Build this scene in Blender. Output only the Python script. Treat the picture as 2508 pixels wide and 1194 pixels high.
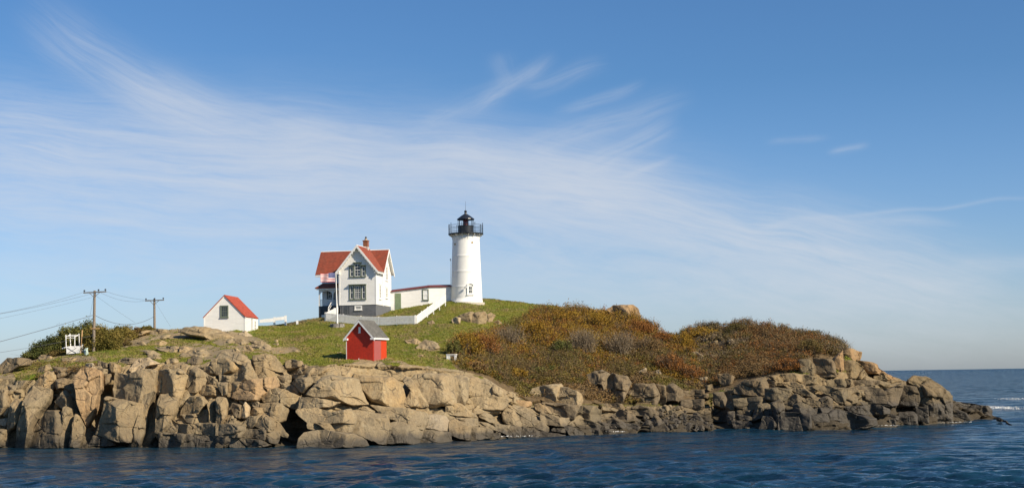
import bpy, bmesh, math, random
import numpy as np
from mathutils import Vector, Matrix

for o in list(bpy.data.objects):
    bpy.data.objects.remove(o)
random.seed(7)
SC = bpy.context.scene
COL = SC.collection
R = math.radians

# ------------------------------------------------------------------ camera
FPX, CX, CY = 3560.0, 1254.0, 597.0          # focal length and centre in photo pixels (2508 x 1194)
CAMZ = 6.0
PITCH, ROLL = R(5.19), R(-0.884)
F_ = np.array([0, math.cos(PITCH), math.sin(PITCH)])
R0 = np.array([1.0, 0, 0]); U0 = np.array([0, -math.sin(PITCH), math.cos(PITCH)])
R_ = math.cos(ROLL) * R0 + math.sin(ROLL) * U0
U_ = -math.sin(ROLL) * R0 + math.cos(ROLL) * U0
cam = bpy.data.cameras.new("camera"); camo = bpy.data.objects.new("camera", cam); COL.objects.link(camo)
camo.matrix_world = Matrix(((R_[0], U_[0], -F_[0], 0), (R_[1], U_[1], -F_[1], 0), (R_[2], U_[2], -F_[2], CAMZ), (0, 0, 0, 1)))
cam.sensor_width = 36.0; cam.lens = 36.0 * FPX / 2508.0
cam.clip_start = 1.0; cam.clip_end = 120000.0
SC.camera = camo

# ------------------------------------------------------------------ sun, sky, exposure
SUN_AZ, SUN_EL = R(55), R(35)                # azimuth to the right of the direction behind the camera
SUNV = Vector((math.sin(SUN_AZ) * math.cos(SUN_EL), -math.cos(SUN_AZ) * math.cos(SUN_EL), math.sin(SUN_EL)))
sl = bpy.data.lights.new("sun", 'SUN'); sl.energy = 5.0; sl.angle = R(0.5); sl.color = (1.0, 0.88, 0.70)
so = bpy.data.objects.new("sun", sl); COL.objects.link(so)
so.rotation_euler = SUNV.to_track_quat('Z', 'Y').to_euler()
so.location = (60, -40, 80)
SC.view_settings.view_transform = 'Standard'; SC.view_settings.look = 'None'
SC.view_settings.exposure = 0.42; SC.view_settings.gamma = 1.0; SC.view_settings.use_curve_mapping = False


def hor(px):
    return 940.04 - 0.0155 * px


class NT:
    """small helper round a node tree"""
    def __init__(s, nt):
        s.t = nt; s.n = nt.nodes; s.l = nt.links

    def put(s, node, **kw):
        nd = s.n.new(node)
        for k, v in kw.items():
            setattr(nd, k, v)
        return nd

    def link(s, a, b):
        s.l.new(a, b)

    def inp(s, sock, v):
        if isinstance(v, bpy.types.NodeSocket):
            s.l.new(v, sock)
        elif v is not None:
            sock.default_value = v

    def math(s, op, a, b=None, c=None, clamp=False):
        nd = s.put('ShaderNodeMath', operation=op, use_clamp=clamp)
        s.inp(nd.inputs[0], a)
        if b is not None: s.inp(nd.inputs[1], b)
        if c is not None: s.inp(nd.inputs[2], c)
        return nd.outputs[0]

    def mix(s, fac, a, b, blend='MIX'):
        nd = s.put('ShaderNodeMix', data_type='RGBA', blend_type=blend)
        s.inp(nd.inputs[0], fac)
        s.inp(nd.inputs[6], a if not isinstance(a, tuple) else (*a[:3], 1))
        s.inp(nd.inputs[7], b if not isinstance(b, tuple) else (*b[:3], 1))
        return nd.outputs[2]

    def noise(s, vec, scale, detail=4, rough=0.55, dist=0.0):
        nd = s.put('ShaderNodeTexNoise')
        if vec is not None: s.l.new(vec, nd.inputs['Vector'])
        nd.inputs['Scale'].default_value = scale; nd.inputs['Detail'].default_value = detail
        nd.inputs['Roughness'].default_value = rough; nd.inputs['Distortion'].default_value = dist
        return nd.outputs['Fac']

    def ramp(s, fac, a, b, lo=0.0, hi=1.0, smooth=True):
        nd = s.put('ShaderNodeMapRange', interpolation_type='SMOOTHSTEP' if smooth else 'LINEAR')
        s.inp(nd.inputs['Value'], fac)
        nd.inputs['From Min'].default_value = a; nd.inputs['From Max'].default_value = b
        nd.inputs['To Min'].default_value = lo; nd.inputs['To Max'].default_value = hi
        return nd.outputs[0]

    def comb(s, x, y, z):
        nd = s.put('ShaderNodeCombineXYZ')
        s.inp(nd.inputs[0], x); s.inp(nd.inputs[1], y); s.inp(nd.inputs[2], z)
        return nd.outputs[0]

    def scalev(s, vec, sx, sy, sz):
        nd = s.put('ShaderNodeVectorMath', operation='MULTIPLY')
        s.l.new(vec, nd.inputs[0]); nd.inputs[1].default_value = (sx, sy, sz)
        return nd.outputs[0]


world = bpy.data.worlds.new("World"); SC.world = world; world.use_nodes = True
W = NT(world.node_tree); W.n.clear()
wo = W.put('ShaderNodeOutputWorld'); bg = W.put('ShaderNodeBackground')
sky = W.put('ShaderNodeTexSky', sky_type='NISHITA')
sky.sun_disc = False; sky.sun_elevation = SUN_EL; sky.sun_rotation = math.pi - SUN_AZ
sky.air_density = 1.0; sky.dust_density = 0.6; sky.ozone_density = 2.5; sky.altitude = 10
bg.inputs['Strength'].default_value = 0.065
tc = W.put('ShaderNodeTexCoord')
sx = W.put('ShaderNodeSeparateXYZ'); W.link(tc.outputs['Generated'], sx.inputs[0])
ydir = W.math('MAXIMUM', sx.outputs[1], 0.12)
cu = W.math('DIVIDE', sx.outputs[0], ydir); cv = W.math('DIVIDE', sx.outputs[2], ydir)
# gentle warp of the sky coordinates so that streaks curl a little
warpv = W.comb(cu, cv, 0.0)
wn1 = W.noise(warpv, 3.5, 3, 0.5)
wn2 = W.noise(W.scalev(warpv, 14, 14, 1), 1.0, 3, 0.5)
cv2 = W.math('ADD', cv, W.math('MULTIPLY', W.math('SUBTRACT', wn1, 0.5), 0.030))
cv2 = W.math('ADD', cv2, W.math('MULTIPLY', W.math('SUBTRACT', wn2, 0.5), 0.007))


def cirrus(x0, y0, x1, y1, s, amp, bend=0.0, fs=9.0, contrast=(0.12, 0.90), fan=0.0):
    """one streaked band of ice cloud between two sky directions, s its half width"""
    u0, v0 = (x0 - CX) / FPX, (hor(x0) - y0) / FPX
    u1, v1 = (x1 - CX) / FPX, (hor(x1) - y1) / FPX
    L = math.hypot(u1 - u0, v1 - v0); cx, cy = (u1 - u0) / L, (v1 - v0) / L
    du = W.math('SUBTRACT', cu, u0); dv = W.math('SUBTRACT', cv2, v0)
    p = W.math('ADD', W.math('MULTIPLY', du, cx / L), W.math('MULTIPLY', dv, cy / L))      # 0..1 along
    q = W.math('SUBTRACT', W.math('MULTIPLY', dv, cx), W.math('MULTIPLY', du, cy))
    if bend:
        pb = W.math('MULTIPLY', p, W.math('SUBTRACT', 1.0, p))
        q = W.math('SUBTRACT', q, W.math('MULTIPLY', pb, 4 * bend / FPX))
    sw = s / FPX
    wid = sw
    if fan:
        wid = W.math('MULTIPLY_ADD', p, sw * fan, sw)
    qn = W.math('DIVIDE', q, wid)
    g = W.math('EXPONENT', W.math('MULTIPLY', W.math('MULTIPLY', qn, qn), -1.0))
    win = W.math('MULTIPLY', W.ramp(p, -0.12, 0.3), W.ramp(p, 1.12, 0.68))
    nv = W.comb(W.math('MULTIPLY', p, L * 7.0), W.math('MULTIPLY', qn, fs * max(sw, .004) * 9), x0 * 0.013 + y0 * .007)
    n = W.noise(nv, 1.9, 8, 0.70, 0.5)
    nn = W.ramp(n, *contrast)
    return W.math('MULTIPLY', W.math('MULTIPLY', g, win), W.math('MULTIPLY', nn, amp))


bands = [
    (-300, 300, 1000, 420, 120, 1.0, -10, 11), (500, 360, 1750, 490, 95, 1.15, 12, 9), (1150, 430, 2450, 730, 80, 1.15, 10, 10), (-400, 400, 1300, 520, 190, .62, 0, 4),
    (800, 480, 2400, 770, 150, .85, 0, 4), (900, 390, 1650, 450, 60, .75, 0, 5), (-400, 660, 1500, 680, 90, .5, 0, 3), (1200, 690, 2900, 800, 90, .45, 0, 3),
    (230, 160, 620, 330, 50, .5, -10, 7), (-200, 480, 900, 560, 90, .5, 0, 14), (60, 10, 560, 300, 60, .62, -18, 10), (260, 170, 900, 380, 55, .62, -10, 10),
    (-80, 265, 560, 360, 13, .55, 6, 8), (0, 388, 860, 470, 11, .62, 6, 8), (-100, 505, 760, 565, 14, .45, 0, 8),
    (1680, 235, 1240, 385, 30, .5, 0, 9), (1580, 195, 1370, 268, 13, .5, 6, 7), (1660, 300, 1420, 420, 30, .6, 0, 9),
    (1360, 130, 1165, 272, 17, .62, -6, 6), (1225, 120, 1260, 215, 30, .22, 0, 5), (1280, 215, 1490, 145, 20, .40, 0, 7),
    (1260, 210, 1030, 310, 26, .35, 0, 8), (1660, 385, 1520, 440, 9, .5, 0, 5), (1820, 566, 2600, 468, 6, .36, -6, 5), (1980, 548, 2340, 552, 16, .5, 0, 6),
    (1890, 352, 2040, 334, 8, .42, 0, 4), (2040, 376, 2140, 350, 9, .36, 0, 4), (2330, 660, 2620, 640, 20, .55, 0, 6), (2180, 690, 2450, 705, 17, .5, 0, 6)]
tot = None
for b_ in bands:
    c_ = cirrus(*b_)
    tot = c_ if tot is None else W.math('ADD', tot, c_)
tot = W.math('SUBTRACT', 1.0, W.math('EXPONENT', W.math('MULTIPLY', tot, -1.0)))
front = W.ramp(sx.outputs[1], 0.15, 0.5)
tot = W.math('MULTIPLY', W.math('MULTIPLY', tot, front), 0.92)
grade = W.mix(W.ramp(sx.outputs[2], -.01, .20, smooth=False), (1.07, 1.20, 1.62), (0.61, 0.94, 1.27))
skyc = W.mix(1.0, sky.outputs[0], grade, 'MULTIPLY')
cloudc = W.mix(tot, skyc, (7.6, 8.0, 8.7))
W.link(cloudc, bg.inputs['Color']); W.link(bg.outputs[0], wo.inputs[0])


# ------------------------------------------------------------------ projection helpers
def unproj(px, py, Y):
    px = np.asarray(px, float); py = np.asarray(py, float)
    a = (px - CX) / FPX; b = (CY - py) / FPX
    d = F_ + a[..., None] * R_ + b[..., None] * U_
    t = np.asarray(Y, float) / d[..., 1]
    p = d * t[..., None]
    p[..., 2] += CAMZ
    return p


def proj(P):
    P = np.asarray(P, float) - np.array([0, 0, CAMZ])
    z = P @ F_
    return CX + FPX * (P @ R_) / z, CY - FPX * (P @ U_) / z


def P1(px, py, Y):
    return Vector(unproj(np.array(px), np.array(py), Y))


# ------------------------------------------------------------------ numpy noise
def _h(ix, iy, iz, seed):
    n = (ix.astype(np.int64) * 374761393 + iy.astype(np.int64) * 668265263 + iz.astype(np.int64) * 2147483647 + seed * 144269504) & 0xffffffff
    n = ((n ^ (n >> 13)) * 1274126177) & 0xffffffff
    n = ((n ^ (n >> 16)) * 2246822519) & 0xffffffff
    n = n ^ (n >> 15)
    return (n & 0xffffff) / float(0xffffff)


def vnoise(x, y, z, seed=0):
    x, y, z = np.broadcast_arrays(x, y, z)
    ix, iy, iz = np.floor(x), np.floor(y), np.floor(z)
    fx, fy, fz = x - ix, y - iy, z - iz
    fx = fx * fx * (3 - 2 * fx); fy = fy * fy * (3 - 2 * fy); fz = fz * fz * (3 - 2 * fz)
    out = 0
    for dx in (0, 1):
        wx = fx if dx else 1 - fx
        for dy in (0, 1):
            wy = fy if dy else 1 - fy
            for dz in (0, 1):
                wz = fz if dz else 1 - fz
                out = out + wx * wy * wz * _h(ix + dx, iy + dy, iz + dz, seed)
    return out * 2 - 1


def fbm(x, y, z, octv=4, seed=0, gain=0.5):
    a, s, t = 1.0, 0, 0
    for o in range(octv):
        s = s + a * vnoise(x, y, z, seed + o * 17); t += a
        x, y, z = x * 2.03, y * 2.03, z * 2.03; a *= gain
    return s / t


def voro(a, b, seed=0, jit=0.85):
    """jittered grid cells: hash values, offset from the site, distance to the cell edge"""
    ia, ib = np.floor(a), np.floor(b)
    best = np.full(a.shape, 9e9); sec = np.full(a.shape, 9e9)
    h1 = np.zeros(a.shape); h2 = np.zeros(a.shape); h3 = np.zeros(a.shape); da = np.zeros(a.shape); db = np.zeros(a.shape)
    z = np.zeros(a.shape)
    for i in (-1, 0, 1):
        for j in (-1, 0, 1):
            ca, cb = ia + i, ib + j
            sa = ca + .5 + jit * (_h(ca, cb, z, seed) - .5); sb = cb + .5 + jit * (_h(ca, cb, z + 1, seed) - .5)
            xa, xb = a - sa, b - sb
            d = np.maximum(np.abs(xa), np.abs(xb)) * .55 + np.hypot(xa, xb) * .45
            m = d < best
            sec = np.where(m, best, np.minimum(sec, d))
            best = np.where(m, d, best)
            h1 = np.where(m, _h(ca, cb, z + 2, seed), h1); h2 = np.where(m, _h(ca, cb, z + 3, seed), h2); h3 = np.where(m, _h(ca, cb, z + 4, seed), h3)
            da = np.where(m, xa, da); db = np.where(m, xb, db)
    return h1, h2, h3, da, db, sec - best


def inpoly(px, py, poly):
    poly = np.asarray(poly, float); r = np.zeros(np.shape(px), bool)
    x0, y0 = poly[-1]
    for x1, y1 in poly:
        c = ((y1 > py) != (y0 > py)) & (px < (x0 - x1) * (py - y1) / (y0 - y1 + 1e-12) + x1)
        r ^= c; x0, y0 = x1, y1
    return r


# ------------------------------------------------------------------ materials
MATS = {}


def newmat(name):
    m = bpy.data.materials.new(name); m.use_nodes = True
    t = NT(m.node_tree); t.n.clear()
    out = t.put('ShaderNodeOutputMaterial'); b = t.put('ShaderNodeBsdfPrincipled')
    t.link(b.outputs[0], out.inputs[0])
    MATS[name] = m
    return m, t, b


def bump(t, b, height, strength, dist):
    nd = t.put('ShaderNodeBump'); nd.inputs['Strength'].default_value = strength; nd.inputs['Distance'].default_value = dist
    t.link(height, nd.inputs['Height']); t.link(nd.outputs[0], b.inputs['Normal'])


def plain(name, col, rough=0.6, var=0.12, scale=3.0, metal=0.0, bumps=0.0, dirt=None):
    m, t, b = newmat(name)
    g = t.put('ShaderNodeNewGeometry')
    n = t.noise(g.outputs['Position'], scale, 5, 0.6)
    lo = tuple(c * (1 - var) for c in col); hi = tuple(min(1, c * (1 + var)) for c in col)
    c = t.mix(t.ramp(n, .3, .7), lo, hi)
    if dirt:
        n2 = t.noise(t.scalev(g.outputs['Position'], 2.5, 2.5, .5), 1.0, 5, 0.7)
        c = t.mix(t.ramp(n2, .52, .8, 0, .55), c, dirt)
    t.link(c, b.inputs['Base Color'])
    b.inputs['Roughness'].default_value = rough; b.inputs['Metallic'].default_value = metal
    if bumps:
        bump(t, b, t.noise(g.outputs['Position'], scale * 4, 4, .6), bumps, .02)
    return m


def clapboard(name, col, pitch=0.13, dirt=(.55, .52, .45)):
    m, t, b = newmat(name)
    tcn = t.put('ShaderNodeTexCoord'); s = t.put('ShaderNodeSeparateXYZ'); t.link(tcn.outputs['Object'], s.inputs[0])
    f = t.math('FRACT', t.math('DIVIDE', s.outputs[2], pitch))
    row = t.math('FLOOR', t.math('DIVIDE', s.outputs[2], pitch))
    n = t.noise(t.comb(t.math('MULTIPLY', s.outputs[0], .8), t.math('MULTIPLY', s.outputs[1], .8), t.math('MULTIPLY', row, 3.7)), 1.0, 4, .6)
    c = t.mix(t.ramp(n, .3, .75), col, tuple(x * .9 for x in col))
    n2 = t.noise(t.scalev(tcn.outputs['Object'], 2, 2, .4), 1.2, 5, .7)
    c = t.mix(t.ramp(n2, .55, .85, 0, .4), c, dirt)
    t.link(c, b.inputs['Base Color']); b.inputs['Roughness'].default_value = .55
    bump(t, b, t.math('SUBTRACT', 1.0, f), .8, .02)
    return m


def shingle(name, col, pitch=.14, col2=None):
    m, t, b = newmat(name)
    tcn = t.put('ShaderNodeTexCoord'); s = t.put('ShaderNodeSeparateXYZ'); t.link(tcn.outputs['Object'], s.inputs[0])
    row = t.math('FLOOR', t.math('DIVIDE', s.outputs[2], pitch))
    xx = t.math('ADD', t.math('ADD', s.outputs[0], s.outputs[1]), t.math('MULTIPLY', row, .37))
    cell = t.put('ShaderNodeTexWhiteNoise', noise_dimensions='2D')
    t.link(t.comb(t.math('FLOOR', t.math('DIVIDE', xx, .28)), row, 0), cell.inputs['Vector'])
    big = t.noise(t.scalev(tcn.outputs['Object'], 1, 1, .6), 1.1, 5, .65)
    c = t.mix(cell.outputs['Value'], tuple(x * .8 for x in col), tuple(x * 1.2 for x in col))
    c = t.mix(t.ramp(big, .4, .72, 0, .7), c, col2 or tuple(x * .65 for x in col))
    t.link(c, b.inputs['Base Color']); b.inputs['Roughness'].default_value = .85
    f = t.math('FRACT', t.math('DIVIDE', s.outputs[2], pitch))
    bump(t, b, t.math('ADD', t.math('SUBTRACT', 1.0, f), t.math('MULTIPLY', cell.outputs['Value'], .5)), .5, .02)
    return m


def rockmat(name, tone=1.0, tint=(1, 1, 1)):
    m, t, b = newmat(name)
    g = t.put('ShaderNodeNewGeometry'); P = g.outputs['Position']
    oi = t.put('ShaderNodeObjectInfo')
    s = t.put('ShaderNodeSeparateXYZ'); t.link(P, s.inputs[0])
    k = lambda r, gg, bb: (r * tone * tint[0], gg * tone * tint[1], bb * tone * tint[2])
    n1 = t.noise(P, .35, 5, .6, .4); n2 = t.noise(t.scalev(P, 1, 1, .55), 1.1, 6, .68, .6); n3 = t.noise(P, 7, 4, .7); n7 = t.noise(t.scalev(P, 1, 1, .45), 3.2, 6, .72, .5)
    c = t.mix(t.ramp(n1, .35, .68), k(.30, .228, .130), k(.37, .255, .125))
    c = t.mix(t.ramp(n2, .45, .78), c, k(.40, .325, .205))
    c = t.mix(t.ramp(n2, .48, .2, 0, .9), c, k(.145, .118, .078))
    c = t.mix(t.ramp(oi.outputs['Random'], 0, 1, 0, .38), c, k(.25, .215, .155))
    # lichen and weather stains
    n4 = t.noise(t.scalev(P, 1.2, 1.2, .35), 1.0, 6, .75, .8)
    c = t.mix(t.ramp(n4, .52, .70, 0, .72), c, k(.095, .080, .058))
    n6 = t.noise(P, 2.2, 5, .7); c = t.mix(t.ramp(n6, .62, .75, 0, .5), c, k(.45, .42, .35))
    c = t.mix(t.ramp(n3, .42, .75, 0, .5), c, k(.13, .105, .07))
    c = t.mix(t.ramp(n7, .50, .72, 0, .65), c, k(.12, .098, .066))
    c = t.mix(t.ramp(n7, .46, .3, 0, .4), c, k(.44, .355, .22))
    # hairline joints
    v = t.put('ShaderNodeTexVoronoi', feature='DISTANCE_TO_EDGE'); t.link(t.scalev(P, .55, .55, .8), v.inputs['Vector'])
    v.inputs['Scale'].default_value = 1.0; v.inputs['Randomness'].default_value = .9
    crack = t.math('MULTIPLY', t.ramp(v.outputs['Distance'], .0, .045, 1, 0), t.ramp(t.noise(P, .8, 2, .5), .48, .64))
    c = t.mix(t.math('MULTIPLY', crack, .6), c, k(.055, .045, .035))
    c = t.mix(1.0, c, t.mix(t.ramp(s.outputs[0], 2, 26), (1, 1, 1), (.80, .78, .74)), 'MULTIPLY')
    # dark weed and wet rock between the tide marks, higher on the eastern side, where shadow is painted in as well
    thr = t.math('ADD', t.ramp(s.outputs[0], 0, 38, .85, 2.5), t.math('MULTIPLY', t.math('SUBTRACT', t.noise(P, .6, 5, .65), .5), 2.0))
    dz = t.math('SUBTRACT', thr, s.outputs[2])
    low_dark = t.ramp(dz, -3.0, -.3, 0, .5)  # wide darkening of the rock towards the water
    c = t.mix(low_dark, c, k(.125, .105, .075))
    tide = t.ramp(dz, -.35, .55, 0, 1)
    c = t.mix(t.math('MULTIPLY', tide, .9), c, (.05, .040, .026))
    t.link(c, b.inputs['Base Color'])
    t.link(t.ramp(tide, 0, 1, .88, .6), b.inputs['Roughness'])
    hgt = t.math('ADD', t.math('ADD', t.math('MULTIPLY', n3, .5), t.math('MULTIPLY', n7, .9)), t.math('ADD', n2, t.math('MULTIPLY', t.noise(P, 2.6, 5, .7), .8)))
    hgt = t.math('SUBTRACT', hgt, t.math('MULTIPLY', crack, .6))
    bump(t, b, hgt, .65, .22)
    return m


rockmat('rock', 1.06, (1.03, .985, .88))
rockmat('rock_weathered', .88, (1.03, .985, .89))
rockmat('rock_olive', .74, (1.03, 1.0, .88))
rockmat('rock_orange', 1.05, (1.16, .98, .80))
rockmat('rock_pale', 1.38, (1.0, 1.0, 1.02))
rockmat('rock_brown', .66, (1.03, .98, .90))
rockmat('rock_dark', .40, (1, .98, .9))

clapboard('white_clapboard', (.80, .78, .73))
clapboard('white_clapboard_shed', (.78, .76, .70), .15)
plain('white_paint', (.82, .80, .75), .5, .05, 2.0, dirt=(.62, .58, .50))
plain('white_iron', (.84, .82, .76), .45, .04, .8, dirt=(.70, .64, .54))
plain('fence_white', (.80, .78, .73), .6, .08, 3.0, dirt=(.55, .52, .45))
plain('grey_foundation', (.115, .12, .13), .8, .15, 3.0)
plain('porch_base', (.05, .058, .068), .8, .15, 3.0)
shingle('red_roof', (.235, .048, .022), .14, (.18, .055, .03))
shingle('red_roof_shed', (.34, .055, .025), .14, (.30, .052, .025))
plain('red_metal_roof', (.16, .035, .03), .6)
shingle('grey_shingle', (.115, .108, .092), .13, (.08, .076, .064))
plain('brick', (.24, .085, .04), .85, .3, 6.0)
plain('clay_pot', (.42, .33, .23), .8)
plain('dark_pot', (.08, .075, .07), .8)
plain('mortar_flashing', (.45, .42, .38), .8)
plain('green_trim', (.13, .155, .11), .6, .15, 4)
plain('dark_green', (.055, .075, .055), .6, .15, 4)
plain('green_door', (.16, .21, .12), .65, .12, 3)
plain('black_iron', (.016, .018, .021), .4, .2, 4)
plain('black_roof', (.018, .021, .028), .35, .2, 4)
plain('red_lens', (.22, .055, .06), .25)
plain('curtain', (.72, .72, .70), .8)
plain('barn_red', (.46, .026, .006), .65, .14, 5.0, dirt=(.21, .02, .014))
plain('orange_red', (.50, .040, .002), .6, .06, 3.0)
plain('pink_red', (.33, .080, .068), .6, .06, 3.0)
plain('pole_wood', (.22, .175, .13), .9, .3, 9)
plain('arm_wood', (.13, .11, .09), .9, .3, 9)
plain('wire', (.10, .10, .105), .6)
plain('insulator', (.05, .05, .055), .3)
plain('bare_wood', (.42, .25, .11), .8, .25, 8)
plain('pale_green_cloth', (.40, .48, .41), .9, .2, 5)
plain('stone_ring', (.21, .19, .165), .9, .3, 4, bumps=.5)
plain('concrete', (.48, .43, .34), .9, .15, 4)
plain('flag_red', (.52, .04, .045), .8, .06)
plain('flag_white', (.82, .80, .78), .8, .04)
plain('flag_blue', (.10, .115, .26), .8, .06)
plain('dark_pipe', (.05, .045, .04), .7)
plain('stem', (.15, .105, .06), .9, .3, 8)
plain('grey_stem', (.175, .130, .080), .9, .3, 8)
plain('porthole', (.30, .22, .10), .5)


def glassmat(name, col, rough=.08):
    m, t, b = newmat(name)
    g = t.put('ShaderNodeNewGeometry')
    n = t.noise(g.outputs['Position'], 1.5, 3, .6)
    t.link(t.mix(t.ramp(n, .35, .65), col, tuple(c * 1.9 for c in col)), b.inputs['Base Color'])
    b.inputs['Roughness'].default_value = rough; b.inputs['IOR'].default_value = 1.5


glassmat('window_glass', (.028, .034, .040))
glassmat('shade_glass', (.17, .16, .13), .15)
m, t, b = newmat('lantern_glass')
b.inputs['Base Color'].default_value = (.85, .92, .92, 1); b.inputs['Roughness'].default_value = .02
b.inputs['Transmission Weight'].default_value = 1.0; b.inputs['IOR'].default_value = 1.02
b.inputs['Alpha'].default_value = .35


def leafmat(name, cols, rough=.75, var=.5, trans=.25):
    """leaf colours drawn per leaf, with broad patches from plant to plant"""
    m, t, b = newmat(name)
    g = t.put('ShaderNodeNewGeometry')
    cr = t.put('ShaderNodeValToRGB'); el = cr.color_ramp.elements
    while len(el) > 1: el.remove(el[-1])
    el[0].position = 0; el[0].color = (*cols[0], 1)
    for i, c in enumerate(cols[1:], 1):
        e = el.new(i / (len(cols) - 1)); e.color = (*c, 1)
    n = t.noise(g.outputs['Position'], .38, 3, .6)
    f = t.math('ADD', t.math('MULTIPLY', g.outputs['Random Per Island'], .38), t.math('ADD', t.ramp(n, .25, .75, -.2, .55), t.ramp(t.noise(g.outputs['Position'], 1.1, 2, .5), .3, .7, 0, .3)), clamp=True)
    t.link(f, cr.inputs[0])
    t.link(cr.outputs[0], b.inputs['Base Color']); b.inputs['Roughness'].default_value = rough
    b.inputs['Specular IOR Level'].default_value = .2
    return m


leafmat('leaf_green', [(.035, .045, .012), (.075, .085, .020), (.115, .115, .026), (.16, .14, .035)])
leafmat('leaf_olive', [(.085, .078, .016), (.125, .105, .020), (.18, .13, .028), (.20, .155, .04)])
leafmat('leaf_gold', [(.19, .108, .014), (.235, .130, .015), (.28, .165, .018), (.20, .14, .02)])
leafmat('leaf_russet', [(.17, .075, .02), (.21, .085, .02), (.25, .105, .024), (.18, .09, .03)])
leafmat('leaf_brown', [(.14, .09, .035), (.17, .105, .04), (.195, .118, .043), (.165, .095, .036)])
leafmat('leaf_grey', [(.15, .11, .06), (.20, .15, .085), (.25, .19, .11), (.19, .12, .06)])
leafmat('leaf_dark', [(.065, .055, .016), (.11, .085, .022), (.15, .105, .032), (.14, .08, .03)])
leafmat('grass_blade', [(.10, .125, .014), (.155, .17, .022), (.22, .20, .035), (.25, .20, .06)])
leafmat('dry_grass', [(.18, .14, .05), (.24, .18, .07), (.29, .22, .10), (.20, .14, .06)])


# ------------------------------------------------------------------ mesh builder and scene objects
class MB:
    def __init__(s, T=None):
        s.v, s.f, s.m, s.T, s.cur = [], [], [], T, 0

    def add(s, pts, faces):
        o = len(s.v)
        for p in pts:
            s.v.append(tuple(s.T(*p)) if s.T else tuple(p))
        for f in faces:
            s.f.append([i + o for i in f]); s.m.append(s.cur)
        return s

    def box(s, x0, x1, y0, y1, z0, z1):
        return s.add([(x0, y0, z0), (x1, y0, z0), (x1, y1, z0), (x0, y1, z0), (x0, y0, z1), (x1, y0, z1), (x1, y1, z1), (x0, y1, z1)],
                     [(3, 2, 1, 0), (4, 5, 6, 7), (0, 1, 5, 4), (1, 2, 6, 5), (2, 3, 7, 6), (3, 0, 4, 7)])

    def extrude(s, poly, fn, a, b):
        """polygon of 2-d points carried from depth a to depth b by fn(u, v, depth)"""
        n = len(poly)
        pts = [fn(u, v, a) for u, v in poly] + [fn(u, v, b) for u, v in poly]
        fs = [tuple(range(n)), tuple(range(2 * n - 1, n - 1, -1))]
        fs += [(i, i + n, (i + 1) % n + n, (i + 1) % n) for i in range(n)]
        return s.add(pts, fs)

    def slab(s, a, b, c, d, th, under=None):
        """thick sheet on four corner points, thickened against its normal"""
        a, b, c, d = map(Vector, (a, b, c, d))
        n = (b - a).cross(d - a).normalized()
        if n.z < 0: n = -n
        lo = [p - n * th for p in (a, b, c, d)]
        s.add([*map(tuple, (a, b, c, d)), *map(tuple, lo)],
              [(0, 1, 2, 3), (7, 6, 5, 4), (0, 4, 5, 1), (1, 5, 6, 2), (2, 6, 7, 3), (3, 7, 4, 0)])
        if under is not None: s.m[-5:] = [under] * 5
        return s

    def tube(s, p0, p1, r0, r1=None, n=8):
        r1 = r0 if r1 is None else r1
        p0, p1 = Vector(p0), Vector(p1); d = (p1 - p0).normalized()
        x = d.orthogonal().normalized(); y = d.cross(x)
        pts = []
        for p, r in ((p0, r0), (p1, r1)):
            for i in range(n):
                a = 2 * math.pi * i / n
                pts.append(tuple(p + (x * math.cos(a) + y * math.sin(a)) * r))
        fs = [(i, (i + 1) % n, (i + 1) % n + n, i + n) for i in range(n)]
        return s.add(pts, fs + [tuple(range(n - 1, -1, -1)), tuple(range(n, 2 * n))])

    def path(s, pts, r, n=5):
        pts = [Vector(p) for p in pts]; V = []; N = len(pts)
        for k, p in enumerate(pts):
            d = (pts[min(k + 1, N - 1)] - pts[max(k - 1, 0)]).normalized()
            x = d.cross(Vector((0, 0, 1)))
            x = x.normalized() if x.length > 1e-3 else Vector((1, 0, 0))
            y = d.cross(x)
            V += [tuple(p + (x * math.cos(6.2832 * i / n) + y * math.sin(6.2832 * i / n)) * r) for i in range(n)]
        fs = [(k * n + i, k * n + (i + 1) % n, (k + 1) * n + (i + 1) % n, (k + 1) * n + i) for k in range(N - 1) for i in range(n)]
        return s.add(V, fs)

    def lathe(s, prof, n=48, cx=0, cy=0, a0=0.0):
        V = []
        for r, z in prof:
            for i in range(n):
                a = a0 + 2 * math.pi * i / n
                V.append((cx + r * math.cos(a), cy + r * math.sin(a), z))
        fs = [(k * n + i, k * n + (i + 1) % n, (k + 1) * n + (i + 1) % n, (k + 1) * n + i) for k in range(len(prof) - 1) for i in range(n)]
        return s.add(V, fs)

    def build(s, name, mats, parent=None, smooth=False, loc=None):
        me = bpy.data.meshes.new(name); me.from_pydata(s.v, [], s.f)
        if isinstance(mats, str): mats = [mats]
        for m in mats: me.materials.append(MATS[m])
        me.polygons.foreach_set('material_index', s.m)
        if smooth: me.polygons.foreach_set('use_smooth', [True] * len(s.f))
        me.update()
        bm = bmesh.new(); bm.from_mesh(me); bmesh.ops.recalc_face_normals(bm, faces=bm.faces); bm.to_mesh(me); bm.free()
        o = bpy.data.objects.new(name, me); COL.objects.link(o)
        if parent: o.parent = parent
        if loc is not None: o.location = loc
        return o


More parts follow.
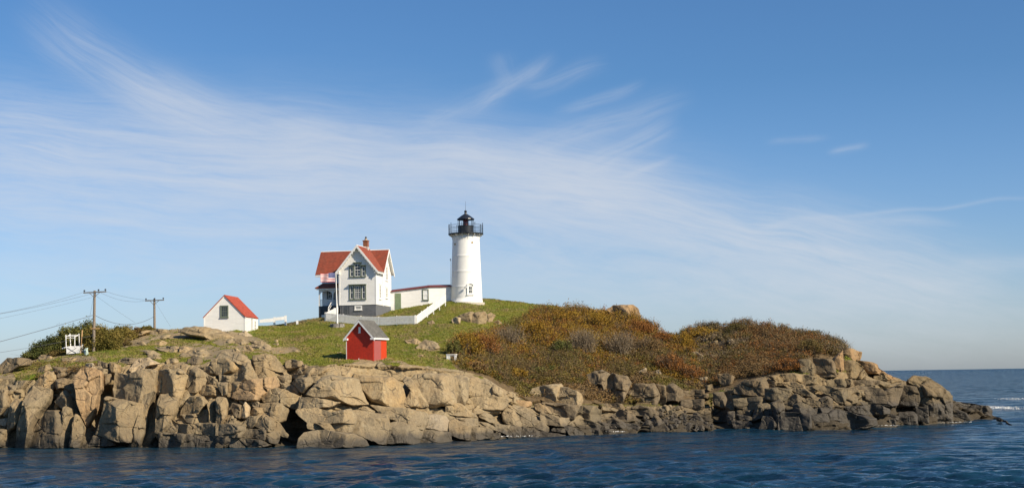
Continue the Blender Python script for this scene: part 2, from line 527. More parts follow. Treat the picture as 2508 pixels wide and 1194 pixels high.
def npmesh(name, V, F, mats, parent=None, smooth=False, attrs=None):
    """mesh straight from arrays of corners (quads or triangles)"""
    V = np.asarray(V, np.float32); F = np.asarray(F, np.int32); k = F.shape[1]
    me = bpy.data.meshes.new(name)
    me.vertices.add(len(V)); me.vertices.foreach_set('co', V.ravel())
    me.loops.add(F.size); me.loops.foreach_set('vertex_index', F.ravel())
    me.polygons.add(len(F)); me.polygons.foreach_set('loop_start', np.arange(0, F.size, k, dtype=np.int32))
    me.polygons.foreach_set('loop_total', np.full(len(F), k, np.int32))
    me.polygons.foreach_set('use_smooth', np.full(len(F), smooth, bool))
    for m in ([mats] if isinstance(mats, str) else mats): me.materials.append(MATS[m])
    for nm, arr in (attrs or {}).items():
        me.attributes.new(nm, 'FLOAT', 'POINT').data.foreach_set('value', np.asarray(arr, np.float32).ravel())
    me.update(); me.validate()
    o = bpy.data.objects.new(name, me); COL.objects.link(o)
    if parent: o.parent = parent
    return o


def gridfaces(nr, nc):
    i = np.arange(nr - 1)[:, None] * nc + np.arange(nc - 1)[None]
    return np.stack([i, i + 1, i + nc + 1, i + nc], -1).reshape(-1, 4)


def tag(o, label, cat, group=None):
    o['label'] = label; o['category'] = cat
    if group: o['group'] = group
    return o


def thing(name, label, cat, loc, rz=0.0, group=None):
    o = bpy.data.objects.new(name, None); COL.objects.link(o)
    o.location = loc; o.rotation_euler = (0, 0, rz); o.empty_display_size = .3
    return tag(o, label, cat, group)


# ------------------------------------------------------------------ the island: one lofted sheet from below the tide line over the ridge
# px, waterline, cliff lip (row, metres behind the waterline), mid slope, skyline of the ground
PROF = np.array([
    (-420, 1099, 940, 5, 915, 12, 905, 22), (-200, 1096, 925, 5, 905, 13, 896, 22), (0, 1093, 925, 5, 905, 13, 893, 21),
    (60, 1093, 922, 5, 895, 14, 870, 24), (150, 1092, 908, 5, 878, 15, 850, 30), (230, 1092, 898, 5, 862, 16, 838, 34),
    (300, 1091, 892, 5, 860, 16, 828, 36), (370, 1090, 892, 6, 850, 18, 808, 38), (440, 1090, 896, 6, 852, 18, 808, 38),
    (500, 1090, 892, 7, 852, 20, 808, 36), (560, 1091, 880, 8, 848, 21, 812, 35), (635, 1090, 880, 9, 852, 22, 798, 50),
    (700, 1088, 892, 10, 852, 25, 791, 55), (760, 1090, 905, 9, 852, 26, 783, 58), (800, 1090, 900, 9, 850, 26, 779, 60),
    (850, 1086, 893, 9, 848, 27, 771, 62), (900, 1083, 889, 9, 846, 28, 765, 63), (960, 1081, 892, 9, 845, 28, 758, 64),
    (1000, 1080, 898, 9, 845, 28, 751, 64), (1090, 1076, 910, 8, 840, 28, 735, 61), (1145, 1073, 920, 8, 835, 28, 731, 60),
    (1200, 1069, 938, 7, 830, 29, 733, 61), (1240, 1066, 965, 6, 832, 30, 739, 60), (1300, 1064, 985, 7, 840, 30, 743, 58),
    (1380, 1063, 985, 8, 850, 28, 748, 52), (1480, 1056, 985, 9, 850, 28, 757, 48), (1540, 1054, 980, 9, 852, 27, 770, 45),
    (1600, 1053, 975, 9, 872, 24, 812, 41), (1650, 1052, 980, 9, 882, 23, 832, 39), (1700, 1050, 985, 8, 890, 22, 818, 37),
    (1760, 1049, 965, 8, 882, 22, 800, 36), (1820, 1049, 945, 9, 872, 20, 796, 34), (1900, 1050, 920, 11, 865, 20, 806, 32),
    (1980, 1050, 915, 13, 862, 20, 815, 30), (2040, 1048, 912, 13, 872, 20, 834, 28), (2080, 1046, 912, 13, 882, 19, 860, 25),
    (2120, 1043, 932, 10, 915, 15, 902, 20), (2180, 1040, 945, 8, 936, 12, 926, 16), (2230, 1036, 955, 6, 945, 9, 938, 12),
    (2290, 1033, 962, 5, 954, 7, 949, 9), (2318, 1031, 990, 4, 975, 6, 965, 8), (2332, 1030, 1015, 3, 1007, 5, 1002, 7),
    (2400, 1022, 1016, 2, 1012, 3.5, 1010, 5), (2432, 1022, 1021, 1, 1021, 2, 1021, 3), (2460, 1040, 1040, 1, 1040, 2, 1040, 3)], float)
CPX = np.concatenate([np.arange(-420, 2462, 2.2)])
NCOL = len(CPX)
TB = [np.interp(CPX, PROF[:, 0], PROF[:, i]) for i in range(8)]
ker = np.ones(15) / 15
TB = [TB[0]] + [np.convolve(np.pad(a, 7, 'edge'), ker, 'valid') for a in TB[1:]]
hz = hor(CPX)


def zat(py, Y): return CAMZ + (hz - py) / FPX * Y


YW = CAMZ * FPX / (TB[1] - hz)
nodes = [(YW - 5, np.full(NCOL, -3.0)), (YW, np.zeros(NCOL)), (YW + TB[3], zat(TB[2], YW + TB[3])), (YW + TB[5], zat(TB[4], YW + TB[5])),
         (YW + TB[7], zat(TB[6], YW + TB[7]))]
nodes.append((nodes[4][0] + 7, nodes[4][1] - .5)); nodes.append((nodes[4][0] + 22, np.minimum(nodes[4][1] * .55, nodes[4][1] - 2)))
nodes.append((nodes[4][0] + 38, np.full(NCOL, -3.0)))
SEG = [8, 150, 90, 100, 14, 8, 8]
Yg, Zg, Tg = [], [], []
for k, n in enumerate(SEG):
    for j in range(n):
        f = j / n
        Yg.append(nodes[k][0] * (1 - f) + nodes[k + 1][0] * f); Zg.append(nodes[k][1] * (1 - f) + nodes[k + 1][1] * f); Tg.append(k + f)
Yg.append(nodes[7][0]); Zg.append(nodes[7][1]); Tg.append(7.0)
Yg, Zg, Tg = np.array(Yg), np.array(Zg), np.array(Tg)
NROW = len(Tg)
for _ in range(10):                                                  # soften the folds of the profile
    Yp, Zp = np.pad(Yg, ((1, 1), (0, 0)), 'edge'), np.pad(Zg, ((1, 1), (0, 0)), 'edge')
    Yg = (Yp[:-2] + 2 * Yg + Yp[2:]) / 4; Zg = (Zp[:-2] + 2 * Zg + Zp[2:]) / 4
a_ = (CPX - CX) / FPX
Xg = Yg * (a_[None, :] - 0.0155 * (Zg - CAMZ) / Yg)
up = np.clip((Tg - 1.6) / .6, 0, 1)[:, None]
Zg = Zg + up * (fbm(Xg * .16, Yg * .10, 0 * Xg, 4, 3) * .32 + fbm(Xg * .6, Yg * .4, 0 * Xg, 3, 5) * .10)
PYg = proj(np.stack([Xg, Yg, Zg], -1))[1]                            # photo row of every ground point, for placing things
TMAXROW = int(np.argmin(np.abs(Tg - 4.02)))


def hit(px, py):
    """distance (world Y) at which the line of sight through a photo point meets the bare ground"""
    px = np.atleast_1d(np.asarray(px, float)); py = np.atleast_1d(np.asarray(py, float))
    c = np.clip(np.round((px + 420) / 2.2).astype(int), 0, NCOL - 1)
    out = np.zeros(len(px))
    for i, (ci, y) in enumerate(zip(c, py)):
        col = PYg[5:TMAXROW, ci]
        w = np.nonzero(col <= y)[0]
        out[i] = Yg[5 + w[0], ci] if len(w) else Yg[TMAXROW, ci]
    return out


def ground(X, Y):
    z = 8.0
    for _ in range(3):
        px = proj(np.array([X, Y, z]))[0]
        ci = int(np.clip(round((px + 420) / 2.2), 0, NCOL - 1))
        z = float(np.interp(Y, Yg[:, ci], Zg[:, ci]))
    return z


def foot(px, py, dY=0.0):
    """point on the ground seen at a photo point"""
    Y = float(hit(px, py)[0]) + dY
    p = P1(px, py, Y); p.z = ground(p.x, p.y)
    return p


# cliff relief: jointed blocks. left = tall leaning slabs, middle = gently dipping sheets, right = cubes
A, B = Xg, Zg + .22 * (Yg - YW[None, :])
w1 = fbm(A * .35, B * .35, 0 * A, 3, 41) * .45; w2 = fbm(A * .35, B * .35, 0 * A + 9, 3, 43) * .45
PXg = np.broadcast_to(CPX[None, :], A.shape)
wl = np.clip((640 - PXg) / 160, 0, 1); wr = np.clip((PXg - 1180) / 120, 0, 1); wm = 1 - wl - wr
disp = np.zeros_like(A)
for wgt, (sa, sb, sh, am, tl, sd) in ((wl, (1.9, 3.6, .30, .75, .45, 1)), (wm, (4.2, 1.5, -.10, .6, .3, 2)), (wr, (2.2, 1.5, .05, .65, .4, 3))):
    aa = (A + w1 - sh * B) / sa; bb = (B + w2 + (.12 * A if sd == 2 else 0)) / sb
    h1, h2, h3, da, db, e = voro(aa, bb, sd)
    d1 = (h1 - .5) * 2 * am + da * (h2 - .5) * 2 * tl * sa + db * (h3 - .7) * tl * sb
    d1 = d1 - .22 * np.exp(-(e / .05) ** 2)
    g1, g2, g3, ea, eb, ee = voro(aa * 2.3 + 7.3, bb * 2.1 + 1.7, sd + 10)
    d2 = (g1 - .5) * .5 + ea * (g2 - .5) * .5 - .07 * np.exp(-(ee / .06) ** 2)
    disp += wgt * (d1 + d2)
disp += fbm(A * 1.3, B * 1.3, Yg * .4, 4, 77) * .22
rk = np.clip((Tg - .7) / .4, 0, 1) * (1 - np.clip((Tg - 1.9) / .28, 0, 1))
rk = np.where(PXg > 1960, np.maximum(rk[:, None], np.clip((Tg[:, None] - .7) / .4, 0, 1) * np.clip((PXg - 1960) / 40, 0, 1) * np.clip((4.3 - Tg[:, None]) / .3, 0, 1)), rk[:, None])
rk = rk * (1 - np.clip((PXg - 2395) / 40, 0, 1))
PYn = np.where(np.abs(Yg) > 1, PYg, 0)
dent = 0
for dx_, dy_, rx_, ry_, dp_ in ((715, 1035, 30, 55, 4.5), (247, 985, 14, 40, 2.5), (228, 1045, 18, 40, 3.0), (1497, 960, 24, 34, 2.5), (1622, 975, 14, 20, 2), (1762, 1010, 24, 48, 4.5),
                                (2205, 1008, 16, 26, 2.5), (2090, 1005, 22, 14, 1.5), (390, 945, 10, 26, 2.0), (120, 990, 10, 20, 1.5), (1385, 970, 14, 10, 1.5), (440, 950, 8, 20, 1.5), (590, 1015, 16, 18, 2)):
    dent = dent + dp_ * np.exp(-((PXg - dx_) / rx_) ** 4 - ((PYn - dy_) / ry_) ** 4)
ylip = TB[2][None, :]
Yd = Yg - disp * rk + (.35 + dent) * rk
Zd = Zg + disp * rk * .22
# grass, soil and bare rock per vertex
PYd = proj(np.stack([Xg, Yd, Zd], -1))[1]
ragged = fbm(Xg * .5, Yg * .35, 0 * Xg, 4, 21) * 16 + fbm(Xg * 1.7, Yg * 1.2, 0 * Xg, 3, 22) * 9
veg = np.clip((ylip - PYd + ragged - 2) / 7, 0, 1)
bare = [(830, 905, 870, 884, 930, 876, 985, 884, 1010, 898, 1120, 905, 1180, 922, 1240, 960, 1000, 930, 840, 925),
        (265, 850, 300, 838, 360, 808, 430, 800, 500, 797, 560, 806, 600, 818, 660, 835, 665, 862, 600, 860, 540, 845, 470, 825, 380, 830, 300, 858),
        (380, 848, 480, 840, 560, 850, 600, 862, 610, 880, 500, 880, 430, 862), (0, 892, 70, 866, 140, 866, 230, 872, 240, 884, 150, 884, 90, 884, 60, 900, 0, 940),
        (1018, 850, 1040, 830, 1068, 836, 1080, 852, 1050, 860), (1340, 747, 1400, 746, 1500, 760, 1575, 780, 1540, 790, 1480, 768, 1400, 758),
        (640, 850, 720, 848, 735, 858, 660, 866), (120, 930, 60, 935, 40, 925)]
for pl in bare:
    q = np.array(pl, float).reshape(-1, 2)
    ins = inpoly(PXg + ragged * .5, PYd + ragged * .35, q)
    veg = np.where(ins, np.clip(veg * (ragged * .05 + .15), 0, 1), veg)
grassy = (PXg > 35) & (PXg < 110) & (PYd < 930) & (PYd > 895)
veg = np.where(grassy, np.clip(.8 + ragged * .03, 0, 1), veg)
SCRUB = np.array([1105, 845, 1180, 826, 1230, 806, 1280, 784, 1310, 766, 1420, 758, 1500, 765, 1590, 780, 1640, 815, 1690, 800, 1740, 790, 1830, 788, 1900, 798, 1990, 810,
                  2040, 828, 2085, 855, 2060, 880, 1960, 890, 1925, 915, 1760, 955, 1700, 975, 1240, 975, 1230, 955, 1180, 925, 1120, 908, 1100, 890], float).reshape(-1, 2)
soil = inpoly(PXg + ragged * .6, PYd + ragged * .4, SCRUB).astype(float)
bank = np.clip((PXg - 1250) / 40, 0, 1) * np.clip((1760 - PXg) / 40, 0, 1) * np.clip((PYd - 895) / 25, 0, 1) * np.clip((1000 - PYd) / 14, 0, 1)
veg = np.where(PXg > 2090, 0, veg)
soil = np.maximum(soil, bank)
veg = np.maximum(veg, bank * .9)

m, t, b = newmat('terrain')
g = t.put('ShaderNodeNewGeometry'); P = g.outputs['Position']
at = t.put('ShaderNodeAttribute', attribute_name='veg'); at2 = t.put('ShaderNodeAttribute', attribute_name='soil')
# rock half of the sheet re-uses the rock recipe
src = MATS['rock'].node_tree
mp = {}
for nd in src.nodes:
    if nd.type in ('OUTPUT_MATERIAL', 'BSDF_PRINCIPLED', 'BUMP'): continue
    k = t.n.new(nd.bl_idname)
    for pr in ('operation', 'use_clamp', 'data_type', 'blend_type', 'interpolation_type', 'feature', 'noise_dimensions'):
        if hasattr(nd, pr):
            setattr(k, pr, getattr(nd, pr))
    for i_, s_ in enumerate(nd.inputs):
        if hasattr(s_, 'default_value'): k.inputs[i_].default_value = s_.default_value
    mp[nd] = k
rcol = rhgt = rrough = None
for lk in src.links:
    fi = list(lk.from_node.outputs).index(lk.from_socket); ti = list(lk.to_node.inputs).index(lk.to_socket)
    if lk.to_node.type == 'BSDF_PRINCIPLED':
        if lk.to_socket.name == 'Base Color': rcol = mp[lk.from_node].outputs[fi]
        if lk.to_socket.name == 'Roughness': rrough = mp[lk.from_node].outputs[fi]
    elif lk.to_node.type == 'BUMP':
        if lk.to_socket.name == 'Height': rhgt = mp[lk.from_node].outputs[fi]
    elif lk.from_node in mp and lk.to_node in mp:
        t.link(mp[lk.from_node].outputs[fi], mp[lk.to_node].inputs[ti])
ga = t.noise(t.scalev(P, 1, .45, 1), .22, 5, .65, .5); gb = t.noise(t.scalev(P, 1, .5, 1), 1.4, 6, .7); gc = t.noise(P, 9, 4, .75)
gcol = t.mix(t.ramp(ga, .34, .66), (.108, .140, .010), (.205, .195, .020))
gcol = t.mix(t.ramp(gb, .46, .70, 0, .9), gcol, (.22, .165, .055))
gcol = t.mix(t.ramp(gb, .42, .22, 0, .8), gcol, (.055, .085, .010))
gcol = t.mix(t.ramp(gc, .55, .8, 0, .45), gcol, (.24, .21, .055))
gcol = t.mix(t.ramp(t.noise(t.scalev(P, 1, .55, 1), .55, 5, .65), .60, .74, 0, .85), gcol, (.17, .115, .062))
gcol = t.mix(t.ramp(gc, .45, .25, 0, .6), gcol, (.045, .055, .010))
scol = t.mix(t.ramp(gb, .3, .7), (.10, .068, .035), (.17, .115, .055))
scol = t.mix(t.ramp(gc, .5, .8, 0, .6), scol, (.22, .15, .065))
scol = t.mix(t.ramp(ga, .55, .7, 0, .5), scol, (.08, .08, .02))
gv = t.mix(at2.outputs['Fac'], gcol, scol)
vf = t.math('ADD', at.outputs['Fac'], t.math('MULTIPLY', t.math('SUBTRACT', gc, .5), .8))
vf = t.math('MULTIPLY', t.ramp(vf, .35, .6), t.ramp(at.outputs['Fac'], 0, .1))
t.link(t.mix(vf, rcol, gv), b.inputs['Base Color'])
b.inputs['Roughness'].default_value = .9; b.inputs['Specular IOR Level'].default_value = .25
hh = t.math('ADD', rhgt, t.math('MULTIPLY', vf, t.math('ADD', t.math('MULTIPLY', gc, 1.0), gb)))
bump(t, b, hh, .7, .22)
terrain = npmesh('terrain', np.stack([Xg, Yd, Zd], -1).reshape(-1, 3), gridfaces(NROW, NCOL)[:, ::1], 'terrain', smooth=True,
                 attrs={'veg': veg, 'soil': soil})
terrain['kind'] = 'structure'

# ------------------------------------------------------------------ the sea
ang = np.linspace(-.50, .52, 900)
ys = [30.0]
while ys[-1] < 60000:
    y = ys[-1]
    ys.append(y + (.30 if 70 < y < 190 else .45 if y < 300 else y * .006 if y < 700 else y * .05))
ys = np.array(ys)
Xs = ys[:, None] * ang[None, :]; Ys = np.broadcast_to(ys[:, None], Xs.shape)
Zs = np.zeros_like(Xs)
rg = np.random.RandomState(5)
for lam, amp, n in ((15, .045, 3), (7.5, .045, 5), (4.4, .042, 8), (2.7, .052, 12), (1.7, .046, 14), (1.0, .026, 12)):
    for i in range(n):
        th = R(235) + rg.normal(0, .55); l = lam * rg.uniform(.75, 1.3); kx, ky = math.cos(th) * 6.283 / l, math.sin(th) * 6.283 / l
        ph = kx * Xs + ky * Ys + rg.uniform(0, 6.28) + 1.2 * fbm(Xs / (l * 5), Ys / (l * 5), 0 * Xs, 2, 200 + i)
        s_ = np.sin(ph)
        Zs += amp * rg.uniform(.6, 1.2) * (1 - 2 * np.abs(np.sin(ph / 2)) + .3 * s_) * np.clip((l * 55 - Ys) / (l * 25), 0, 1)
gust = .75 + .5 * fbm(Xs * .03, Ys * .015, 0 * Xs, 3, 301)
calm = np.clip((Xs + 62) / 40, 0, 1) * .45 + .55                       # lee water under the cliff on the left
Zs = Zs * gust * calm * np.clip((900 - Ys) / 600, 0, 1) - .02
m, t, b = newmat('sea')
g = t.put('ShaderNodeNewGeometry'); P = g.outputs['Position']
b.inputs['Base Color'].default_value = (.006, .022, .038, 1)
b.inputs['Roughness'].default_value = .12; b.inputs['IOR'].default_value = 1.33; b.inputs['Specular IOR Level'].default_value = .34
n1 = t.noise(t.scalev(P, .55, 1.0, 1), 1.5, 5, .62); n2 = t.noise(t.scalev(P, .5, 1, 1), .32, 4, .6); n3 = t.noise(t.scalev(P, .5, 1, 1), .07, 4, .6)
far = t.put('ShaderNodeSeparateXYZ'); t.link(P, far.inputs[0])
hgt = t.math('ADD', t.math('MULTIPLY', n1, .22), t.math('ADD', t.math('MULTIPLY', n2, .8), t.math('MULTIPLY', n3, 2.2)))
bn = t.put('ShaderNodeBump'); bn.inputs['Strength'].default_value = .8; bn.inputs['Distance'].default_value = 1.4; t.link(hgt, bn.inputs['Height'])
nf = t.put('ShaderNodeTexNoise'); t.link(t.scalev(P, .45, 1, 1), nf.inputs['Vector']); nf.inputs['Scale'].default_value = 1.0; nf.inputs['Detail'].default_value = 5; nf.inputs['Roughness'].default_value = .65
vs = t.put('ShaderNodeVectorMath', operation='SUBTRACT'); t.link(nf.outputs['Color'], vs.inputs[0]); vs.inputs[1].default_value = (.5, .615, .5)
kk = t.ramp(far.outputs[1], 90, 380, .40, 1.9)
vk = t.put('ShaderNodeVectorMath', operation='SCALE'); t.link(t.scalev(vs.outputs[0], 1, 1, 0), vk.inputs[0]); t.link(kk, vk.inputs['Scale'])
va = t.put('ShaderNodeVectorMath', operation='ADD'); t.link(bn.outputs[0], va.inputs[0]); t.link(vk.outputs[0], va.inputs[1])
vn_ = t.put('ShaderNodeVectorMath', operation='NORMALIZE'); t.link(va.outputs[0], vn_.inputs[0]); t.link(vn_.outputs[0], b.inputs['Normal'])
sc_ = t.mix(t.ramp(n2, .35, .65), (.0028, .0135, .026), (.0062, .035, .060))
t.link(sc_, b.inputs['Base Color'])
sea = npmesh('sea', np.stack([Xs, Ys, Zs], -1).reshape(-1, 3), gridfaces(len(ys), len(ang)), 'sea', smooth=True)
sea['kind'] = 'structure'
# deep water beyond the meshed sector so that the sea closes off on every side
mb = MB(); mb.add([(-60000, -2000, -.6), (60000, -2000, -.6), (60000, 70000, -.6), (-60000, 70000, -.6)], [(0, 1, 2, 3)])
ob = mb.build('outer_sea', 'sea'); ob['kind'] = 'structure'


# ------------------------------------------------------------------ windows on any wall
def window(parent, O, A_, N_, w, h, cols, rows, trim='green_trim', sash='white_paint', glass='window_glass', hood=0.0, name='window', tw=.12):
    """O = bottom centre of the opening on the wall, A_ = direction along the wall, N_ = out of the wall (parent's axes)"""
    O, A_, N_ = Vector(O), Vector(A_), Vector(N_)
    T = lambda a, b, c: O + A_ * a + Vector((0, 0, b)) + N_ * c
    f = MB(T); f.cur = 0
    f.box(-w / 2 - tw, -w / 2, -.06, h + tw, .003, .07); f.box(w / 2, w / 2 + tw, -.06, h + tw, .003, .07)
    f.box(-w / 2, w / 2, h, h + tw, .003, .07); f.box(-w / 2 - tw - .04, w / 2 + tw + .04, -.16, -.06, .003, .12)
    f.box(-w / 2, w / 2, -.06, 0, .003, .07)
    if hood: f.box(-w / 2 - tw - .06, w / 2 + tw + .06, h + tw, h + tw + .09, .003, hood)
    f.cur = 1
    s = .055
    f.box(-w / 2, -w / 2 + s, 0, h, .012, .05); f.box(w / 2 - s, w / 2, 0, h, .012, .05)
    f.box(-w / 2 + s, w / 2 - s, 0, s, .012, .05); f.box(-w / 2 + s, w / 2 - s, h - s, h, .012, .05)
    f.box(-w / 2 + s, w / 2 - s, h / 2 - .03, h / 2 + .03, .014, .056)
    for i in range(1, cols):
        x = -w / 2 + s + (w - 2 * s) * i / cols
        f.box(x - .014, x + .014, s, h / 2 - .03, .014, .044); f.box(x - .014, x + .014, h / 2 + .03, h - s, .014, .044)
    for i in range(1, rows):
        if i * 2 == rows: continue
        z = h * i / rows
        f.box(-w / 2 + s, w / 2 - s, z - .014, z + .014, .016, .042)
    fo = f.build(name, [trim, sash], parent)
    g = MB(T); g.box(-w / 2 + .01, w / 2 - .01, .01, h - .01, .004, .020)
    g.build('pane', glass, fo)
    return fo


# ------------------------------------------------------------------ keeper's house
H0 = P1(921.5, 767, 193.0)
house = thing('keepers_house', 'white two-storey keeper house with red cross-gabled roof, brick chimney and grey foundation', 'house', H0, R(-12))
WW, WD, MD = 5.1, 2.8, 6.85            # wing width, wing depth, rear wall of the main body
fx = lambda u, v, d: (u, d, v)
fy = lambda u, v, d: (d, u, v)
wl_ = MB()
wl_.extrude([(-WW, 1.2), (0, 1.2), (0, 5.80), (-WW / 2, 8.92), (-WW, 5.80)], fx, 0, WD + 1.2)
wl_.extrude([(WD, 1.2), (MD, 1.2), (MD, 5.76), (5.0, 8.62), (4.7, 8.62), (WD, 5.76)], fy, -8.5, -.003)
wl_.build('wall', 'white_clapboard', house)
fd = MB(); fd.box(-WW + .06, -.06, .05, WD, -1.6, 1.2); fd.box(-8.44, -.06, WD + .003, MD - .06, -1.6, 1.2)
fd.build('foundation', 'grey_foundation', house)
for bx_ in ((-WW - .1, -WW + .1, -.025, .1, 1.2, 5.85), (-.1, .028, -.025, .22, 1.2, 5.8), (-.015, .028, MD - .14, MD + .02, 1.2, 5.9), (-.012, .026, WD - .04, WD + .08, 1.2, 5.4),
            (-8.52, -8.36, WD - .025, WD + .1, 1.2, 5.7)):
    cb = MB(); cb.box(*bx_); cb.build('corner_board', 'white_paint', house)
cb = MB(); cb.box(-WW + .1, -.1, -.022, 0, 1.2, 1.32); cb.build('water_table', 'white_paint', house)
rf = MB()
XL, XR, ZR, ZE = -9.4, .38, 8.95, 5.55
rf.slab((XL, 2.42, ZE), (XR, 2.42, ZE), (XR, 4.84, ZR), (XL, 4.84, ZR), .14, 1)
rf.slab((XL, 7.28, ZE), (XR, 7.28, ZE), (XR, 4.84, ZR - .002), (XL, 4.84, ZR - .002), .14, 1)
PK = 9.22
rf.slab((-WW / 2 - 2.95, -.42, 5.64), (-WW / 2, -.42, PK), (-WW / 2, 5.1, PK), (-WW / 2 - 2.95, 2.46, 5.64), .14, 1)
rf.slab((-WW / 2 + 2.95, -.42, 5.64), (-WW / 2, -.42, PK - .002), (-WW / 2, 5.1, PK - .002), (-WW / 2 + 2.95, 2.46, 5.64), .14, 1)
roof = rf.build('roof', ['red_roof', 'white_paint'], house)
ch = MB(); ch.cur = 0; ch.box(-2.88, -2.24, 3.4, 4.04, 8.3, 10.0); ch.box(-2.93, -2.19, 3.35, 4.09, 10.0, 10.14)
ch.cur = 1; ch.box(-2.91, -2.21, 3.37, 4.07, 8.25, 9.24)
chim = ch.build('chimney', ['brick', 'mortar_flashing'], roof)
cp = MB(); cp.cur = 0; cp.lathe([(.0, 10.14), (.20, 10.14), (.18, 10.36), (.0, 10.36)], 12, -2.56, 3.72); cp.cur = 1
cp.lathe([(0, 10.36), (.14, 10.36), (.13, 10.62), (.0, 10.68)], 12, -2.56, 3.72)
cp.build('chimney_pot', ['clay_pot', 'dark_pot'], roof)
# bargeboards with hanging scallops
for name_, pk, el, er, fn, d0, d1 in (
        ('bargeboard', (-WW / 2, PK - .02), (-WW / 2 - 2.98, 5.60), (-WW / 2 + 2.98, 5.60), fx, -.46, -.41),
        ('bargeboard', (4.84, ZR - .03), (2.38, 5.50), (7.32, 5.50), fy, .37, .42)):
    bb = MB()
    for e in (el, er):
        dx, dz = pk[0] - e[0], pk[1] - e[1]; L = math.hypot(dx, dz)
        bb.extrude([e, pk, (pk[0], pk[1] - .40), (e[0] + .02 * (1 if dx > 0 else -1), e[1] - .34)], fn, d0, d1)
        for i in range(1, 10):
            f = i / 10; x, z = e[0] + dx * f, e[1] + dz * f - .34
            if name_:
                bb.extrude([(x - .13 * dx / L - .02, z - .02 - .13 * dz / L), (x + .13 * dx / L, z + .13 * dz / L - .02), (x + .07, z - .06), (x, z - .21), (x - .07, z - .15)], fn, d0 + .006, d1 - .006)
    bb.build(name_, 'white_paint', house)
so_ = MB(); so_.box(-.12, .36, -.40, 2.40, 5.36, 5.50); so_.build('eave_trim', 'white_paint', house)
so_ = MB(); so_.box(-WW - .36, -WW + .1, -.40, 2.40, 5.36, 5.50); so_.build('eave_trim', 'white_paint', house)
so_ = MB(); so_.box(-9.38, -WW - .37, 2.40, 2.78, 5.26, 5.42); so_.build('eave_trim', 'white_paint', house)
dp = MB(); dp.tube((.07, WD + .06, 1.1), (.07, WD + .06, 5.3), .045); dp.tube((.07, WD + .06, 5.3), (.2, 2.4, 5.42), .045)
dp.build('downspout', 'white_paint', house)
AX, NX = (1, 0, 0), (0, -1, 0)
# triple windows of the front gable, each a centre sash between two narrow ones
window(house, (-2.55, 0, 5.02), AX, NX, .80, 1.66, 2, 4, hood=.30)
for s in (-1, 1):
    window(house, (-2.55 + s * .80, 0, 5.02), AX, NX, .40, 1.26, 1, 2, hood=.30, tw=.14)
window(house, (-2.55, 0, 2.02), AX, NX, .84, 1.72, 3, 6, hood=.34)
for s in (-1, 1):
    window(house, (-2.55 + s * .83, 0, 2.02), AX, NX, .40, 1.70, 1, 2, hood=.335, tw=.14)
AR, NR = (0, 1, 0), (1, 0, 0)
window(house, (.0, 4.83, 4.75), AR, NR, .80, 1.75, 2, 4, trim='white_paint', glass='shade_glass', hood=.12)
window(house, (.0, 1.75, 2.1), AR, NR, .75, 1.75, 2, 4, trim='white_paint', glass='shade_glass', hood=.12)
window(house, (.0, 4.75, 2.35), AR, NR, .75, 1.25, 2, 4, trim='white_paint', glass='shade_glass', hood=.12)
window(house, (-2.5, .05, .62), AX, NX, .78, .36, 1, 2, trim='white_paint', name='basement_window')
dd = MB(); dd.box(-4.55, -4.0, .035, .05, -.4, 1.05); dd.box(-4.85, -4.75, .02, .05, -.4, 1.1); dd.box(-3.85, -3.75, .02, .05, -.4, 1.1)
dd.build('cellar_door', 'porch_base', house)
# porch in the left front corner
pb = MB(); pb.box(-8.5, -WW - .005, 1.3, WD - .003, -1.6, 1.25); pb.build('porch_base', 'porch_base', house)
pv = MB(); pv.box(-8.1, -7.45, 1.27, 1.297, -.35, .05); pv.build('lattice_vent', 'white_paint', house)
pr = MB(); pr.slab((-8.95, 1.0, 3.70), (-WW + .0, 1.0, 3.70), (-WW, WD, 4.38), (-8.5, WD, 4.38), .12)
pr.slab((-8.95, 1.0, 3.695), (-8.5, WD, 4.375), (-8.5, WD + .3, 4.375), (-8.95, WD + .3, 3.695), .10)
pr.build('porch_roof', 'red_roof', house)
pe = MB(); pe.box(-8.85, -WW, 1.08, 1.16, 3.42, 3.60); pe.build('porch_fascia', 'white_paint', house)
for x in (-8.42, -6.5, -WW - .09):
    q = MB(); q.box(x - .075, x + .075, 1.31, 1.46, 1.25, 3.5); q.box(x - .1, x + .1, 1.29, 1.48, 1.25, 1.42); q.build('porch_post', 'white_paint', house)
for xa, xb in ((-8.345, -6.575), (-6.425, -5.265)):
    n = 12; poly = [(xa, 3.5), (xa, 2.75)]
    for i in range(n + 1):
        a = math.pi - math.pi * i / n
        poly.append(((xa + xb) / 2 + (xb - xa) / 2 * .97 * math.cos(a), 2.75 + .52 * math.sin(a)))
    poly += [(xb, 2.75), (xb, 3.5)]
    q = MB()
    for i in range(1, len(poly) - 2):
        q.extrude([poly[i], poly[i + 1], (poly[i + 1][0], 3.5), (poly[i][0] + (1e-4), 3.5)], fx, 1.35, 1.40)
    q.build('porch_arch', 'white_paint', house)
ra = MB(); ra.box(-8.345, -6.575, 1.36, 1.41, 2.05, 2.13); ra.box(-8.345, -6.575, 1.36, 1.41, 1.36, 1.42)
for i in range(15): ra.box(-8.3 + i * .12, -8.25 + i * .12, 1.37, 1.40, 1.42, 2.05)
ra.build('porch_railing', 'white_paint', house)
window(house, (-7.3, WD, 2.35), AX, NX, .8, 1.05, 2, 2, trim='dark_green', name='porch_window')
pd = MB(); pd.box(-6.2, -5.35, WD - .035, WD - .004, 1.27, 3.35); pd.build('porch_door', 'dark_green', house)
st = MB()
for i in range(6): st.box(-6.35, -5.25, 1.29 - .27 * (i + 1), 1.289 - .27 * i, -1.2, 1.05 - .2 * i)
st.build('porch_steps', 'porch_base', house)
